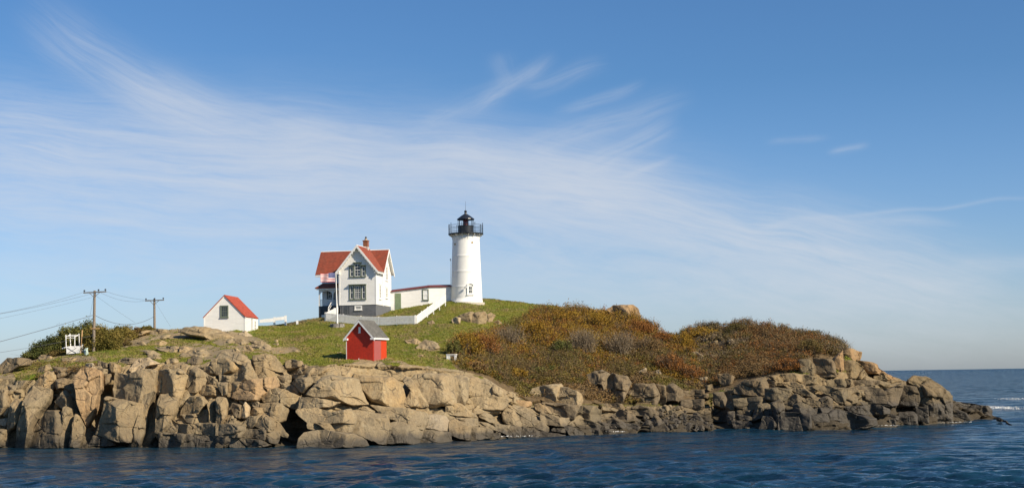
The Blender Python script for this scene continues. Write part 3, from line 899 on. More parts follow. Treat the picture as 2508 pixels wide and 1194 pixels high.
hr = MB(); hr.path([(-6.45, 1.25, 2.1), (-6.45, .3, 1.5), (-6.45, -.7, .85)], .045); hr.path([(-6.45, -.7, .85), (-6.45, -.7, -.8)], .045)
hr.path([(-6.45, 1.25, 1.7), (-6.45, -.7, .45)], .03); hr.build('handrail', 'white_paint', house)

# ------------------------------------------------------------------ lighthouse
LB = P1(1143, 735.5, 200.0)
lh = thing('lighthouse', 'white conical iron lighthouse tower with black gallery and lantern on the hilltop', 'lighthouse', LB)
tw = MB(); prof = [(0, -1.2), (2.20, -1.2), (2.20, .0)]
for i in range(25):
    f = i / 24; prof.append((2.165 - .295 * f, .02 + 8.45 * f))
    if i in (5, 11, 17): prof += [(2.165 - .295 * f + .006, .02 + 8.45 * f + .02), (2.165 - .295 * f + .006, .02 + 8.45 * f + .10), (2.165 - .295 * f - .003, .02 + 8.45 * f + .12)]
prof += [(1.88, 8.5), (1.90, 8.6), (1.90, 8.66), (1.87, 8.70), (1.87, 9.085)]
tw.lathe(prof, 72); tw.build('tower', 'white_iron', lh, smooth=True)
bs = MB(); bs.lathe([(2.2, -1.2), (2.5, -1.2), (2.5, -.30), (2.17, -.30)], 48); bs.build('plinth', 'concrete', lh)
gl = MB(); gl.cur = 1
gl.lathe([(1.5, 9.08), (2.42, 9.08), (2.46, 9.12), (2.46, 9.24), (1.0, 9.26)], 16, a0=R(11)); gl.build('gallery', ['white_iron', 'black_iron'], lh)
br = 16
for i in range(br):
    a = 2 * math.pi * (i + .5) / br; q = MB(lambda u, d, v, a=a: (math.cos(a) * u - math.sin(a) * d, math.sin(a) * u + math.cos(a) * d, v))
    pts = [(1.86, 9.075), (2.34, 9.075), (2.30, 8.95)] + [(1.89 + .40 * (1 - math.sin(t_ * math.pi / 2)), 8.95 - .62 * (1 - math.cos(t_ * math.pi / 2))) for t_ in (.25, .5, .75, 1)] + [(1.86, 8.25)]
    q.extrude(pts, lambda u, v, d: (u, d, v), -.045, .045); q.build('bracket', 'white_iron', lh)
for i in range(8):
    a = 2 * math.pi * (i + .5) / 8 + R(11); q = MB(); x, y = 2.38 * math.cos(a), 2.38 * math.sin(a)
    q.tube((x, y, 9.24), (x, y, 10.5), .036, .03, 6); q.lathe([(0, 10.5), (.06, 10.52), (.06, 10.58), (0, 10.68)], 6, x, y); q.build('railing_post', 'black_iron', lh)
rl = MB()
for z, r_ in ((10.38, .020), (9.85, .013), (9.42, .013)):
    rl.path([(2.38 * math.cos(R(11 + 5 * k)), 2.38 * math.sin(R(11 + 5 * k)), z) for k in range(73)], r_, 5)
for k in range(88):
    a = 2 * math.pi * k / 88; rl.path([(2.38 * math.cos(a), 2.38 * math.sin(a), 9.26), (2.38 * math.cos(a), 2.38 * math.sin(a), 10.38)], .007, 4)
rl.build('railing', 'black_iron', lh)
ld = MB(); ld.lathe([(0, 9.25), (1.14, 9.25), (1.14, 9.34), (1.10, 9.36), (1.10, 10.22), (1.15, 10.25), (1.15, 10.32), (0, 10.33)], 40); ld.build('lantern_drum', 'black_iron', lh)
lens = MB(); lens.lathe([(0, 10.33), (.30, 10.33), (.34, 10.5), (.34, 11.05), (.27, 11.2), (0, 11.2)], 20); lens.build('lens', 'red_lens', lh, smooth=True)
lg = MB(); lg.lathe([(1.05, 10.33), (1.05, 11.18)], 10); lg.build('lantern_glass', 'lantern_glass', lh)
for i in range(10):
    a = 2 * math.pi * i / 10; q = MB(); q.tube((1.06 * math.cos(a), 1.06 * math.sin(a), 10.33), (1.06 * math.cos(a), 1.06 * math.sin(a), 11.2), .035, n=6); q.build('mullion', 'black_iron', lh)
lr = MB(); lr.lathe([(0, 11.10), (1.16, 11.14), (1.22, 11.2), (1.20, 11.28), (.62, 11.72), (.2, 11.98), (.14, 12.15), (0, 12.15)], 20); lr.build('lantern_roof', 'black_roof', lh)
vb = MB(); vb.lathe([(0, 12.1)] + [(.20 * math.sin(math.pi * k / 8), 12.30 - .20 * math.cos(math.pi * k / 8)) for k in range(1, 8)] + [(0, 12.5)], 16); vb.build('ventilator_ball', 'black_iron', lh, smooth=True)
lrod = MB(); lrod.tube((0, 0, 12.48), (0, 0, 13.75), .022, .012, 5); lrod.build('lightning_rod', 'black_iron', lh)


def tower_frame(az, z0):
    """frame on the tower's skin: az to the right of the direction to the camera"""
    a = -math.pi / 2 + az
    n = Vector((math.cos(a), math.sin(a), 0)); A2 = Vector((-n.y, n.x, 0)); r = 2.165 - .295 * (z0 / 8.47)
    return n * (r - .02) + Vector((0, 0, z0)), A2, n


camaz = math.atan2(LB.x, LB.y)
O_, A2, n_ = tower_frame(R(14) - camaz, .85)
wn = window(lh, O_, A2, n_, .52, 1.0, 2, 2, trim='white_iron', sash='white_iron', tw=.16)
T = lambda a, b, c: O_ + A2 * a + Vector((0, 0, b)) + n_ * c
hd = MB(T); pts = [(-.48, 1.05)] + [(.48 * -math.cos(math.pi * k / 10), 1.12 + .38 * math.sin(math.pi * k / 10)) for k in range(11)] + [(.48, 1.05), (.34, 1.05)] + [(.34 * math.cos(math.pi * k / 10), 1.10 + .22 * math.sin(math.pi * k / 10)) for k in range(11)]
for k in range(10):
    p_ = lambda r_, h_, kk: (r_ * -math.cos(math.pi * kk / 10), 1.10 + h_ * math.sin(math.pi * kk / 10))
    hd.extrude([p_(.50, .36, k), p_(.50, .36, k + 1), p_(.36, .22, k + 1), p_(.36, .22, k)], lambda u, v, d: (u, v, d), .0, .20)
hd.box(-.46, -.36, -.12, 1.10, .0, .10); hd.box(.36, .46, -.12, 1.10, 0, .10); hd.box(-.52, .52, -.22, -.12, 0, .16)
hd.build('window_hood', 'white_iron', lh)
O_, A2, n_ = tower_frame(R(-1) - camaz, 1.75); q = MB(lambda a, b, c: O_ + A2 * a + Vector((0, 0, b)) + n_ * c)
q.tube((0, 0, 0), (0, .05, .4), .03); q.box(-.09, .09, -.14, .08, .34, .50); q.build('wall_lamp', 'white_iron', lh)
for az, z in ((27, 7.85), (-52, 7.7)):
    O_, A2, n_ = tower_frame(R(az) - camaz, z)
    q = MB(); q.tube(O_ - n_ * .1, O_ + n_ * .06, .15, n=14); q.build('porthole', 'porthole', lh)
q = MB(); a = -math.pi / 2 + R(-84) - camaz
q.path([(2.26 * math.cos(a) * (1 - .012 * z), 2.26 * math.sin(a) * (1 - .012 * z), z) for z in (0, 2, 4, 5.8)], .03); q.box(2.15 * math.cos(a) - .1, 2.15 * math.cos(a) + .02, 2.15 * math.sin(a) - .1, 2.15 * math.sin(a) + .1, 5.5, 5.8)
q.build('conduit', 'white_iron', lh)

# ------------------------------------------------------------------ covered passage from house to tower
pa, pm, pz = P1(957.5, 756, 199.5), P1(1050, 745, 199.0), P1(1107, 738, 199.6)
pw = thing('covered_passage', 'long low white covered passage with thin red roof joining house and lighthouse', 'passage', pa)
T3 = lambda p: Vector(p) - pa
wa = MB(); rr = MB()
seg = [(pa, P1(957.5, 713.5, 199.5).z), (pm, P1(1050, 702, 199.0).z), (pz, P1(1107, 700.5, 199.6).z)]
for (p, zt), (q_, zt2) in zip(seg[:-1], seg[1:]):
    n = Vector((q_.y - p.y, -(q_.x - p.x), 0)).normalized() * -1.9
    p0, q0 = Vector((p.x, p.y, p.z - 2.2)) - pa, Vector((q_.x, q_.y, q_.z - 2.2)) - pa
    p1, q1 = Vector((p.x, p.y, zt)) - pa, Vector((q_.x, q_.y, zt2)) - pa
    wa.add([p0, q0, q1, p1, p0 + n, q0 + n, q1 + n, p1 + n], [(0, 1, 2, 3), (5, 4, 7, 6), (1, 5, 6, 2), (4, 0, 3, 7)])
    o = -n.normalized() * .18; upv = Vector((0, 0, .02))
    rr.slab(p1 + o + upv, q1 + o + upv, q1 + n / 2 + Vector((0, 0, .30)), p1 + n / 2 + Vector((0, 0, .30)), .09)
    rr.slab(p1 + n - o + upv, q1 + n - o + upv, q1 + n / 2 + Vector((0, 0, .298)), p1 + n / 2 + Vector((0, 0, .298)), .09)
wa.build('wall', 'white_clapboard', pw); rr.build('roof', 'red_metal_roof', pw)
dA = (pm - pa); dA.z = 0; dA.normalize(); dN = Vector((dA.y, -dA.x, 0))


def on_pass(px, py):
    d = np.array(unproj(np.array(float(px)), np.array(float(py)), 199.0)) - np.array([0, 0, CAMZ])
    n = np.array(dN); k = (np.array(pa) - np.array([0, 0, CAMZ])) @ n / (d @ n)
    return Vector(d * k + np.array([0, 0, CAMZ])) - pa


a0, a1 = on_pass(967.5, 752), on_pass(982, 717.5)
T = lambda a, b, c: a0 + dA * a + Vector((0, 0, b)) + dN * c
q = MB(T); wd = (a1 - a0).dot(dA); q.box(0, wd, -.6, a1.z - a0.z, .004, .05); q.build('door', 'green_door', pw)
a0, a1 = on_pass(1035, 733), on_pass(1049.5, 708)
mid = (a0 + dA * ((a1 - a0).dot(dA) / 2))
window(pw, mid, dA, dN, (a1 - a0).dot(dA) - .2, a1.z - a0.z - .1, 1, 2, trim='green_trim', glass='curtain')

# ------------------------------------------------------------------ white shed with the red roof
S0 = P1(600.5, 812, 172.0)
sh = thing('white_shed', 'small white clapboard shed with bright red gable roof behind the pale rock dome', 'shed', S0, R(-5.5))
sw, sd_, ez, pz_ = 5.02, 5.5, 1.86, 4.42
q = MB(); q.extrude([(-sw, -1.6), (0, -1.6), (0, ez), (-sw / 2, pz_ - .05), (-sw, ez)], fx, 0, .12); q.extrude([(-sw, -1.6), (0, -1.6), (0, ez), (-sw / 2, pz_ - .05), (-sw, ez)], fx, sd_ - .12, sd_)
q.box(-sw, -sw + .12, .12, sd_ - .12, -1.6, ez - .05); q.box(-.12, 0, .12, 2.5, -1.6, ez - .05); q.box(-.12, 0, 3.15, sd_ - .12, -1.6, ez - .05); q.box(-.12, 0, 2.5, 3.15, 1.7, ez - .05)
q.build('wall', 'white_clapboard_shed', sh)
q = MB()
for e, s in ((-sw, -1), (0, 1)):
    q.slab((e + s * .10, -.10, ez - .06), (-sw / 2, -.10, pz_ + .02 + .001 * s), (-sw / 2, sd_ + .10, pz_ + .02 + .001 * s), (e + s * .10, sd_ + .10, ez - .06), .10)
q.build('roof', 'red_roof_shed', sh)
q = MB()
for s in (-1, 1):
    e = -sw / 2 + s * (sw / 2 + .08)
    q.extrude([(e, ez - .09), (-sw / 2, pz_ - .06), (-sw / 2, pz_ - .24), (e, ez - .26)], fx, -.06, -.003)
q.box(-.10, .03, -.03, -.002, -1.6, ez - .25); q.box(.002, .03, -.002, .12, -1.6, ez - .12); q.box(.002, .03, sd_ - .14, sd_, -1.6, ez - .12); q.box(-sw - .01, -sw + .1, -.03, -.002, -1.6, ez - .25)
q.box(.002, .04, 2.38, 2.5, -1.4, 1.75); q.box(.002, .04, 3.15, 3.27, -1.4, 1.75)
q.build('trim', 'white_paint', sh)
q = MB(); q.box(-.16, -.125, 2.5, 3.15, -1.6, 1.7); q.build('door', 'dark_green', sh)
window(sh, (-2.53, 0, 1.84), AX, NX, .76, 1.22, 3, 4, trim='green_trim', sash='green_trim')
window(sh, (0, 4.2, -.05), AR, NR, .72, 1.50, 2, 4, trim='white_paint', glass='shade_glass')

# ------------------------------------------------------------------ red shed
q0 = foot(915, 882); S1 = P1(914.5, 881.5, q0.y)
rs = thing('red_shed', 'small barn-red shed with white trim and weathered grey shingle roof on the grass', 'shed', S1, R(-20))
sc = q0.y / 147.0
sw, sd_, ez, pz_ = 3.02 * sc, 3.15 * sc, 2.36 * sc, 4.02 * sc
q = MB(); q.extrude([(-sw, -1.0), (0, -1.0), (0, ez), (-sw / 2, pz_ - .02), (-sw, ez)], fx, 0, sd_ - .003); q.build('wall', 'barn_red', rs)
q = MB(); q.box(.003, .045, .10, sd_ * .55, -1, ez - .12); q.build('pink_panel', 'pink_red', rs)  # side wall in two flat tones, a pinkish half and an orange-red half
q = MB(); q.box(.003, .030, sd_ * .55, sd_ - .06, -1, ez - .12); q.build('orange_panel', 'orange_red', rs)
q = MB()
for e, s in ((-sw, -1), (0, 1)):
    ex = e + s * .22; zz = ez - .22 * (pz_ - ez) / (sw / 2)
    q.slab((ex, -.26, zz + .12), (-sw / 2, -.26, pz_ + .12 + .001 * s), (-sw / 2, sd_ + .2, pz_ + .12 + .001 * s), (ex, sd_ + .2, zz + .12), .09)
q.build('roof', 'grey_shingle', rs)
q = MB()
for s in (-1, 1):
    e = -sw / 2 + s * (sw / 2 + .24); zz = ez - .24 * (pz_ - ez) / (sw / 2)
    q.extrude([(e, zz + .08), (-sw / 2, pz_ + .08), (-sw / 2, pz_ - .18), (e, zz - .14)], fx, -.27, -.22)
    x0, x1 = (-.22, .235) if s > 0 else (-sw - .235, -sw + .22)
    q.box(x0, x1, -.265, -.003, ez - .28, ez - .10)
q.box(.05, .21, -.003, sd_ + .2, ez - .26, ez - .08); q.box(-sw - .21, -sw - .05, -.003, sd_ + .2, ez - .26, ez - .08)
q.box(-sw - .02, -sw + .05, -.02, -.002, -1, ez - .3)
q.build('trim', 'white_paint', rs)
q = MB(); x = -sw / 2; z = ez + .48
q.box(x - .11, x - .05, -.06, -.003, z, z + .55); q.box(x + .05, x + .11, -.06, -.003, z, z + .55); q.box(x - .13, x + .13, -.09, -.003, z - .08, z); q.box(x - .05, x + .05, -.02, -.003, z, z + .55)
q.build('gable_vent', 'white_paint', rs)
q = MB(); q.tube((-sw * .52, -.12, -.3), (-sw * .52, -.12, .22), .035); tag(q.build('stake', 'white_paint', None, loc=(0, 0, 0)), 'short pale stake standing in the grass before the red shed', 'stake')
stk = bpy.data.objects['stake']; stk.location = S1; stk.rotation_euler = (0, 0, R(-20))

# ------------------------------------------------------------------ flagpole and flag
fb = foot(826.5, 800); ftop = P1(822.5, 668, fb.y)
ring = MB(); rgn = random.Random(3)
for k in range(14):
    a = 2 * math.pi * k / 14; s = rgn.uniform(.16, .24)
    ring.T = lambda x, y, z, a=a, s=s: (.72 * math.cos(a) + x * math.cos(a) - y * math.sin(a), .72 * math.sin(a) + x * math.sin(a) + y * math.cos(a), z)
    ring.add([(-s, -s, -.3), (s, -s, -.3), (s, s, -.3), (-s, s, -.3), (-s * .7, -s * .75, .30 + s * .4), (s * .7, -s * .7, .26 + s * .4), (s * .7, s * .7, .3 + s * .3), (-s * .7, s * .7, .28 + s * .4)],
             [(3, 2, 1, 0), (4, 5, 6, 7), (0, 1, 5, 4), (1, 2, 6, 5), (2, 3, 7, 6), (3, 0, 4, 7)])
ring.T = None; ring.lathe([(0, .30), (.66, .30), (.70, -.4)], 20)
tag(ring.build('stone_ring', 'stone_ring', None, loc=fb), 'low grey stone ring around the foot of the flagpole', 'stone ring')
fp = MB(); tp = ftop - fb
fp.tube((0, 0, .2), (tp.x * .4, tp.y * .4, tp.z * .42), .10, .10); fp.tube((tp.x * .4, tp.y * .4, tp.z * .42), tuple(tp), .075, .05); fp.lathe([(0, tp.z), (.07, tp.z + .05), (0, tp.z + .14)], 8, tp.x, tp.y)
tag(fp.build('flagpole', 'white_paint', None, loc=fb), 'tall thin white flagpole in front of the house porch', 'flagpole')
NU, NV = 36, 39
fl = MB(); fw, fh = 1.86, 1.16; hoist = P1(821.0, 690.5, fb.y - .02)
sag = lambda u, v: Vector((-u * fw * .97 - .03, .10 * math.sin(u * 9 + v * 1.1) * (.2 + u) - .06, v * fh * (1 - .08 * u) - .20 * u * u + .05 * math.sin(u * 7.5 + .6) * u + .17 * u))
V = [sag(i / NU, j / NV) for j in range(NV + 1) for i in range(NU + 1)]
fl.v = [tuple(p) for p in V]
for j in range(NV):
    for i in range(NU):
        fl.f.append([j * (NU + 1) + i, j * (NU + 1) + i + 1, (j + 1) * (NU + 1) + i + 1, (j + 1) * (NU + 1) + i])
        can = i < NU * .42 and j >= NV * 6 / 13
        fl.m.append(2 if can else (0 if (j // 3) % 2 == 0 else 1))
fl.cur = 1
for r_ in range(9):
    for c_ in range(6 if r_ % 2 == 0 else 5):
        u = (.03 + (c_ + (.5 if r_ % 2 else 0)) * .066); v = 6.5 / 13 + (r_ + .3) * .0535
        p = sag(u, v) + Vector((0, -.006, 0)); s = .022
        fl.add([p + Vector((s * math.sin(k * math.pi / 5) * (1 if k % 2 == 0 else .4), 0, s * math.cos(k * math.pi / 5) * (1 if k % 2 == 0 else .4))) for k in range(10)], [tuple(range(10))])
tag(fl.build('flag', ['flag_red', 'flag_white', 'flag_blue'], None, smooth=True, loc=hoist), 'striped red and white flag with blue starred corner flying from the flagpole', 'flag')
for o in (bpy.data.objects['flag'],):
    o.modifiers.new('solid', 'SOLIDIFY').thickness = .006


# ------------------------------------------------------------------ picket fences
def fence(pts, hgt, label, step=.15, bays=4, drop=0.0):
    pts = [Vector(p) for p in pts]
    L = [0]
    for a, b_ in zip(pts, pts[1:]): L.append(L[-1] + (b_ - a).xy.length)

    def at(s):
        s = max(0, min(L[-1], s))
        for k in range(len(pts) - 1):
            if s <= L[k + 1] + 1e-6:
                f = (s - L[k]) / max(1e-6, L[k + 1] - L[k]); return pts[k].lerp(pts[k + 1], f)
        return pts[-1]
    o = thing('picket_fence', label, 'fence', pts[0], 0, 'white picket fences round the yard')
    n = (pts[-1] - pts[0]); n = Vector((n.y, -n.x, 0)).normalized()
    d = (pts[-1] - pts[0]); d.z = 0; d.normalize()
    for k in range(bays + 1):
        p = at(L[-1] * k / bays) - pts[0] - n * .09; q = MB(); q.box(p.x - .055, p.x + .055, p.y - .055, p.y + .055, p.z - .5, p.z + hgt + .04); q.build('post', 'fence_white', o)
    for k in range(bays):
        q = MB(); s0, s1 = L[-1] * k / bays, L[-1] * (k + 1) / bays
        for zz in (.28, hgt - .22):
            m_ = 5
            for i in range(m_):
                a, b_ = at(s0 + (s1 - s0) * i / m_) - pts[0], at(s0 + (s1 - s0) * (i + 1) / m_) - pts[0]
                q.add([a + Vector((0, 0, zz)), b_ + Vector((0, 0, zz)), b_ + Vector((0, 0, zz + .09)), a + Vector((0, 0, zz + .09)),
                       a - n * .04 + Vector((0, 0, zz)), b_ - n * .04 + Vector((0, 0, zz)), b_ - n * .04 + Vector((0, 0, zz + .09)), a - n * .04 + Vector((0, 0, zz + .09))],
                      [(0, 1, 2, 3), (7, 6, 5, 4), (3, 2, 6, 7), (0, 4, 5, 1)])
        s = s0 + step * .5
        while s < s1:
            p = at(s) - pts[0]; w = .056
            a, b_ = p - d * w, p + d * w
            pts_ = [a + Vector((0, 0, .06)), b_ + Vector((0, 0, .06)), b_ + Vector((0, 0, hgt - .06)), p + Vector((0, 0, hgt)), a + Vector((0, 0, hgt - .06))]
            q.add([v + n * .004 for v in pts_] + [v + n * .03 for v in pts_], [(0, 1, 2, 3, 4), (9, 8, 7, 6, 5), (0, 5, 6, 1), (1, 6, 7, 2), (2, 7, 8, 3), (3, 8, 9, 4), (4, 9, 5, 0)])
            s += step
        q.build('picket_panel', 'fence_white', o)
    return o


def pline(pl):
    return [foot(*p) for p in pl]


FC = foot(797.5, 787); FD = foot(1016, 794)
fr = [FC.lerp(FD, k / 6) for k in range(7)]
for p in fr: p.z = ground(p.x, p.y)
fr = [Vector((p.x, p.y, p.z)) for p in fr]
fence(fr, 1.12, 'white picket fence along the front of the yard, behind the red shed', bays=5)
FE = P1(831, 764, FC.y + 9); FE.z = FC.z + 1.25
fence([FC + Vector((0.02, .1, 0)), FC.lerp(FE, .5), FE], 1.12, 'short side run of white picket fence below the porch, beside the flagpole', bays=3)
FG = P1(1091, 739, FD.y + 13.5)
fg = [FD.lerp(FG, k / 6) for k in range(7)]
for k, p in enumerate(fg):
    tgt = P1(1018 + (1091 - 1018) * k / 6, 794 + (739.5 - 794) * k / 6, p.y); p.x = tgt.x; p.z = tgt.z
fence([p + Vector((.08, .05, 0)) for p in fg], 1.12, 'white picket fence climbing the grassy slope towards the lighthouse', bays=5)

# white board guard rail right of the white shed
rail = thing('guard_rail', 'low white board rail on posts right of the white shed', 'rail', foot(660, 790))
ro = Vector(rail.location); Yr = ro.y
for px, yb, yt in ((672, 797, 776), (699.5, 793, 772), (728, 789, 784)):
    p = P1(px, yb, Yr) - ro; tz = P1(px, yt, Yr).z - ro.z
    q = MB(); q.box(p.x - .13, p.x + .13, -.08, .08, p.z - 1.2, tz); q.build('post', 'fence_white', rail)
for (xa, ya, yb), (xc, yc, yd) in (((636, 782, 790), (672, 778, 787)), ((672, 777, 785), (699, 774, 782))):
    a, b_, c_, d_ = (P1(xa, ya, Yr) - ro, P1(xc, yc, Yr) - ro, P1(xc, yd, Yr) - ro, P1(xa, yb, Yr) - ro)
    n = Vector((0, .06, 0)); q = MB(); q.add([v - n * 1.6 for v in (a, b_, c_, d_)] + [v - n * .2 for v in (a, b_, c_, d_)], [(0, 1, 2, 3), (7, 6, 5, 4), (0, 4, 5, 1), (1, 5, 6, 2), (2, 6, 7, 3), (3, 7, 4, 0)])
    q.build('board', 'fence_white', rail)
q = MB(); q.path([P1(636, 800, Yr) - ro, P1(680, 795, Yr) - ro, P1(730, 788, Yr + 1) - ro, P1(765, 783, Yr + 2) - ro], .06)
tag(q.build('ground_pipe', 'dark_pipe', None, loc=ro), 'thin dark pipe running along the grass from the white rail to the house', 'pipe')

# ------------------------------------------------------------------ utility poles and lines
poles = []
for i, (bx, by, tx, ty, ax0, ay0, ax1, ay1, lab) in enumerate((
        (229, 861, 232, 711, 204, 716.5, 260, 713.5, 'tall weathered wooden utility pole with cross arm rising from the green bushes'),
        (379, 803, 378, 731, 355.5, 736, 401.5, 734, 'smaller far utility pole with cross arm on the rock ridge by the white shed'))):
    p = foot(bx, by)
    if i: p = P1(bx, by, 180.0); p.z = min(p.z, ground(p.x, p.y))
    po = thing('utility_pole', lab, 'utility pole', p, 0, 'utility poles carrying the island power line')
    top = P1(tx, ty, p.y) - p; poles.append((p, top))
    q = MB(); q.tube((0, 0, -.5), top, .17, .125, 10); q.build('shaft', 'pole_wood', po)
    a, b_ = P1(ax0, ay0, p.y - .18) - p, P1(ax1, ay1, p.y - .18) - p
    q = MB(); d = (b_ - a).normalized(); u = Vector((0, 0, 1))
    q.add([a - u * .06, b_ - u * .06, b_ + u * .06, a + u * .06] + [v + Vector((0, .1, 0)) for v in (a - u * .06, b_ - u * .06, b_ + u * .06, a + u * .06)], [(0, 1, 2, 3), (7, 6, 5, 4), (0, 4, 5, 1), (1, 5, 6, 2), (2, 6, 7, 3), (3, 7, 4, 0)])
    q.build('cross_arm', 'arm_wood', po)
    for f in ((.04, .66, .96) if i == 0 else (.04, .5, .96)):
        c_ = a.lerp(b_, f); q = MB(); q.lathe([(0, c_.z + .04), (.035, c_.z + .06), (.03, c_.z + .14), (.10, c_.z + .16), (.11, c_.z + .22), (.06, c_.z + .30), (0, c_.z + .31)], 8, c_.x, c_.y + .05); q.build('insulator', 'insulator', po)
    for s in (-1, 1):
        q = MB(); c_ = a.lerp(b_, .5) + d * s * .55; q.path([(c_.x, c_.y - .02, c_.z - .05), (top.x, top.y - .16, c_.z - .55)], .028, 4); q.build('brace', 'arm_wood', po)
    if i == 0:
        q = MB(); c_ = P1(229, 804, p.y) - p; q.box(c_.x - .25, c_.x + .75, -.2, -.14, c_.z - .04, c_.z + .04); q.build('step_board', 'bare_wood', po)


def wire(a, b_, sagm, label, r=.018):
    a, b_ = Vector(a), Vector(b_); q = MB()
    r *= .68
    q.path([a.lerp(b_, k / 24) - Vector((0, 0, 4 * sagm * (k / 24) * (1 - k / 24))) - a for k in range(25)], r, 5)
    o = q.build('power_line', 'wire', None, loc=a)
    return tag(o, label, 'power line', 'overhead power lines')


y1, y2 = poles[0][0].y - .13, poles[1][0].y - .13
wire(P1(204.5, 715, y1), P1(-420, 802, y1 - 52), .9, 'topmost thin wire from the cross arm of the tall pole to the left edge')
wire(P1(241, 714, y1), P1(-420, 818, y1 - 52), .6, 'second thin wire from the tall pole leading out to the left edge')
wire(P1(228, 727, y1), P1(-420, 852, y1 - 52), .3, 'third thin wire sloping from just below the cross arm to the left edge', .013)
wire(P1(228.5, 771, y1), P1(-420, 940, y1 - 52), .2, 'heavy cable sloping from half way up the tall pole to the left edge', .036)
wire(P1(231, 820, y1), P1(-420, 913, y1 - 52), .35, 'lowest thin wire sloping out over the green bushes to the left edge', .02)
wire(P1(259, 713, y1), P1(400, 733.5, y2), .35, 'upper wire slung between the ends of the two cross arms')
wire(P1(241, 713, y1), P1(357, 735.5, y2), .5, 'lower wire slung between the two cross arms')
wire(P1(232, 771, y1), P1(378, 774, y2), 1.0, 'heavy sagging cable slung between the two poles at half height', .034)
wire(P1(233, 722, y1), P1(330, 789, y1 + 6), 0.05, 'slanting guy wire running right from the tall pole down into the bushes', .013)
wire(P1(230, 722, y1), P1(217, 790, y1 + 8), 0, 'steep guy wire dropping left of the tall pole into the bushes', .014)
wire(P1(379, 737, y2), P1(418, 800, y2 + 2), 0, 'slanting guy wire running right from the far pole to the rock', .012)

# ------------------------------------------------------------------ white cable basket, oar and cloth by the tall pole
bp = foot(182, 868); yb = bp.y; o_ = P1(178, 866, yb)
bk = thing('cable_basket', 'white wooden boat-shaped cable basket with four posts before the green bushes', 'cable basket', o_)
L_ = lambda px, py, dy=0.0: P1(px, py, yb + dy) - o_
q = MB()
dpt = 1.1
fA = [L_(162, 848), L_(198, 847), L_(193, 864), L_(163, 866)]
q.add(fA + [v + Vector((.25, dpt, .08)) for v in fA], [(0, 1, 2, 3), (7, 6, 5, 4), (0, 3, 7, 4), (1, 5, 6, 2), (3, 2, 6, 7)])
q.build('hull', 'white_paint', bk)
for a, b_ in (((161, 850), (152, 853)), ((194, 851), (203, 843))):
    q = MB(); q.path([L_(*a, .3), L_(*b_, .3)], .07, 4); q.build('lifting_arm', 'white_paint', bk)
q = MB(); q.path([L_(203, 843, .3), L_(196, 862, .3)], .05, 4); q.build('brace', 'white_paint', bk)
q = MB(); q.path([L_(165, 865, -.03), L_(187, 851, -.03)], .02, 4); q.path([L_(165, 851, -.03), L_(187, 864, -.03)], .02, 4); q.build('cross_strap', 'wire', bk)
for a, b_, dy in (((161, 819), (162, 850), 0), ((183, 820), (183, 849), 0), ((171, 816), (173, 849), 1.1), ((193, 816), (195, 847), 1.1)):
    q = MB(); q.path([L_(*a, dy), L_(*b_, dy)], .05, 4); q.build('post', 'white_paint', bk)
q = MB(); q.path([L_(161, 827), L_(183, 827)], .04, 4); q.path([L_(161, 822), L_(183, 823)], .04, 4); q.path([L_(171, 820, 1.1), L_(193, 820, 1.1)], .04, 4)
q.path([L_(161, 824), L_(171, 820, 1.1)], .05, 4); q.path([L_(183, 824), L_(193, 820, 1.1)], .05, 4); q.build('top_rail', 'white_paint', bk)
for a, b_ in (((166, 864), (166, 873)), ((192, 862), (193, 873))):
    q = MB(); q.path([L_(*a, .5), L_(*b_, .5)], .06, 4); q.build('leg', 'bare_wood', bk)
q = MB(); a, b_ = P1(201.5, 808, yb + .6), P1(197, 872, yb - .2); q.path([(0, 0, 0), (b_ - a) * .25], .075, 5); q.path([(b_ - a) * .25, b_ - a], .04, 5)
tag(q.build('oar', 'bare_wood', None, loc=a), 'slender brown wooden oar leaning upright beside the white basket', 'oar')
c0 = foot(213, 868); q = MB(); rq = random.Random(4)
pt = lambda px, py, dy: P1(px, py, c0.y + dy) - c0
ring_ = [pt(205, 857, 0), pt(209, 852, .3), pt(214, 851, .2), pt(215, 857, 0), pt(217, 866, -.2), pt(210, 869, -.3), pt(206, 866, -.2)]
q.add(ring_ + [pt(211, 858, -.35), pt(211, 860, .5)], [(i, (i + 1) % 7, 7) for i in range(7)] + [((i + 1) % 7, i, 8) for i in range(7)])
q.add([pt(211, 857, -.1), pt(213, 851, 0), pt(216, 851, .1), pt(213, 859, -.1), pt(213, 856, .2)], [(0, 1, 4), (1, 2, 4), (2, 3, 4), (3, 0, 4), (0, 3, 2, 1)])
tag(q.build('tarp', 'pale_green_cloth', None, loc=c0), 'crumpled pale green tarp on the ground between basket and tall pole', 'tarp')
# white trestle box beside the orange bushes
t0 = foot(1106, 882); q = MB(); k_ = t0.y / 155
tb = thing('trestle_table', 'small white wooden table standing beside the orange bush edge', 'table', t0, R(-14))
q.box(-.52, .55, -.3, .3, .55, .64); q.build('tabletop', 'white_paint', tb)
q = MB(); q.box(-.45, -.08, -.26, -.22, -.1, .55); q.build('front_panel', 'white_paint', tb)
for x in (-.44, .44):
    for y in (-.24, .24):
        q = MB(); q.box(x - .04, x + .04, y - .04, y + .04, -.1, .55); q.build('leg', 'white_paint', tb)
q = MB(); q.box(-.08, .5, -.05, .05, .38, .47); q.build('brace', 'white_paint', tb)
pk_ = foot(1510, 752); a = P1(1510, 752, pk_.y)
q = MB(); q.tube((0, 0, -.6), (0, 0, .55), .035, n=5); tag(q.build('marker_post', 'arm_wood', None, loc=a), 'tiny dark post standing on the hilltop rock outcrop', 'post')


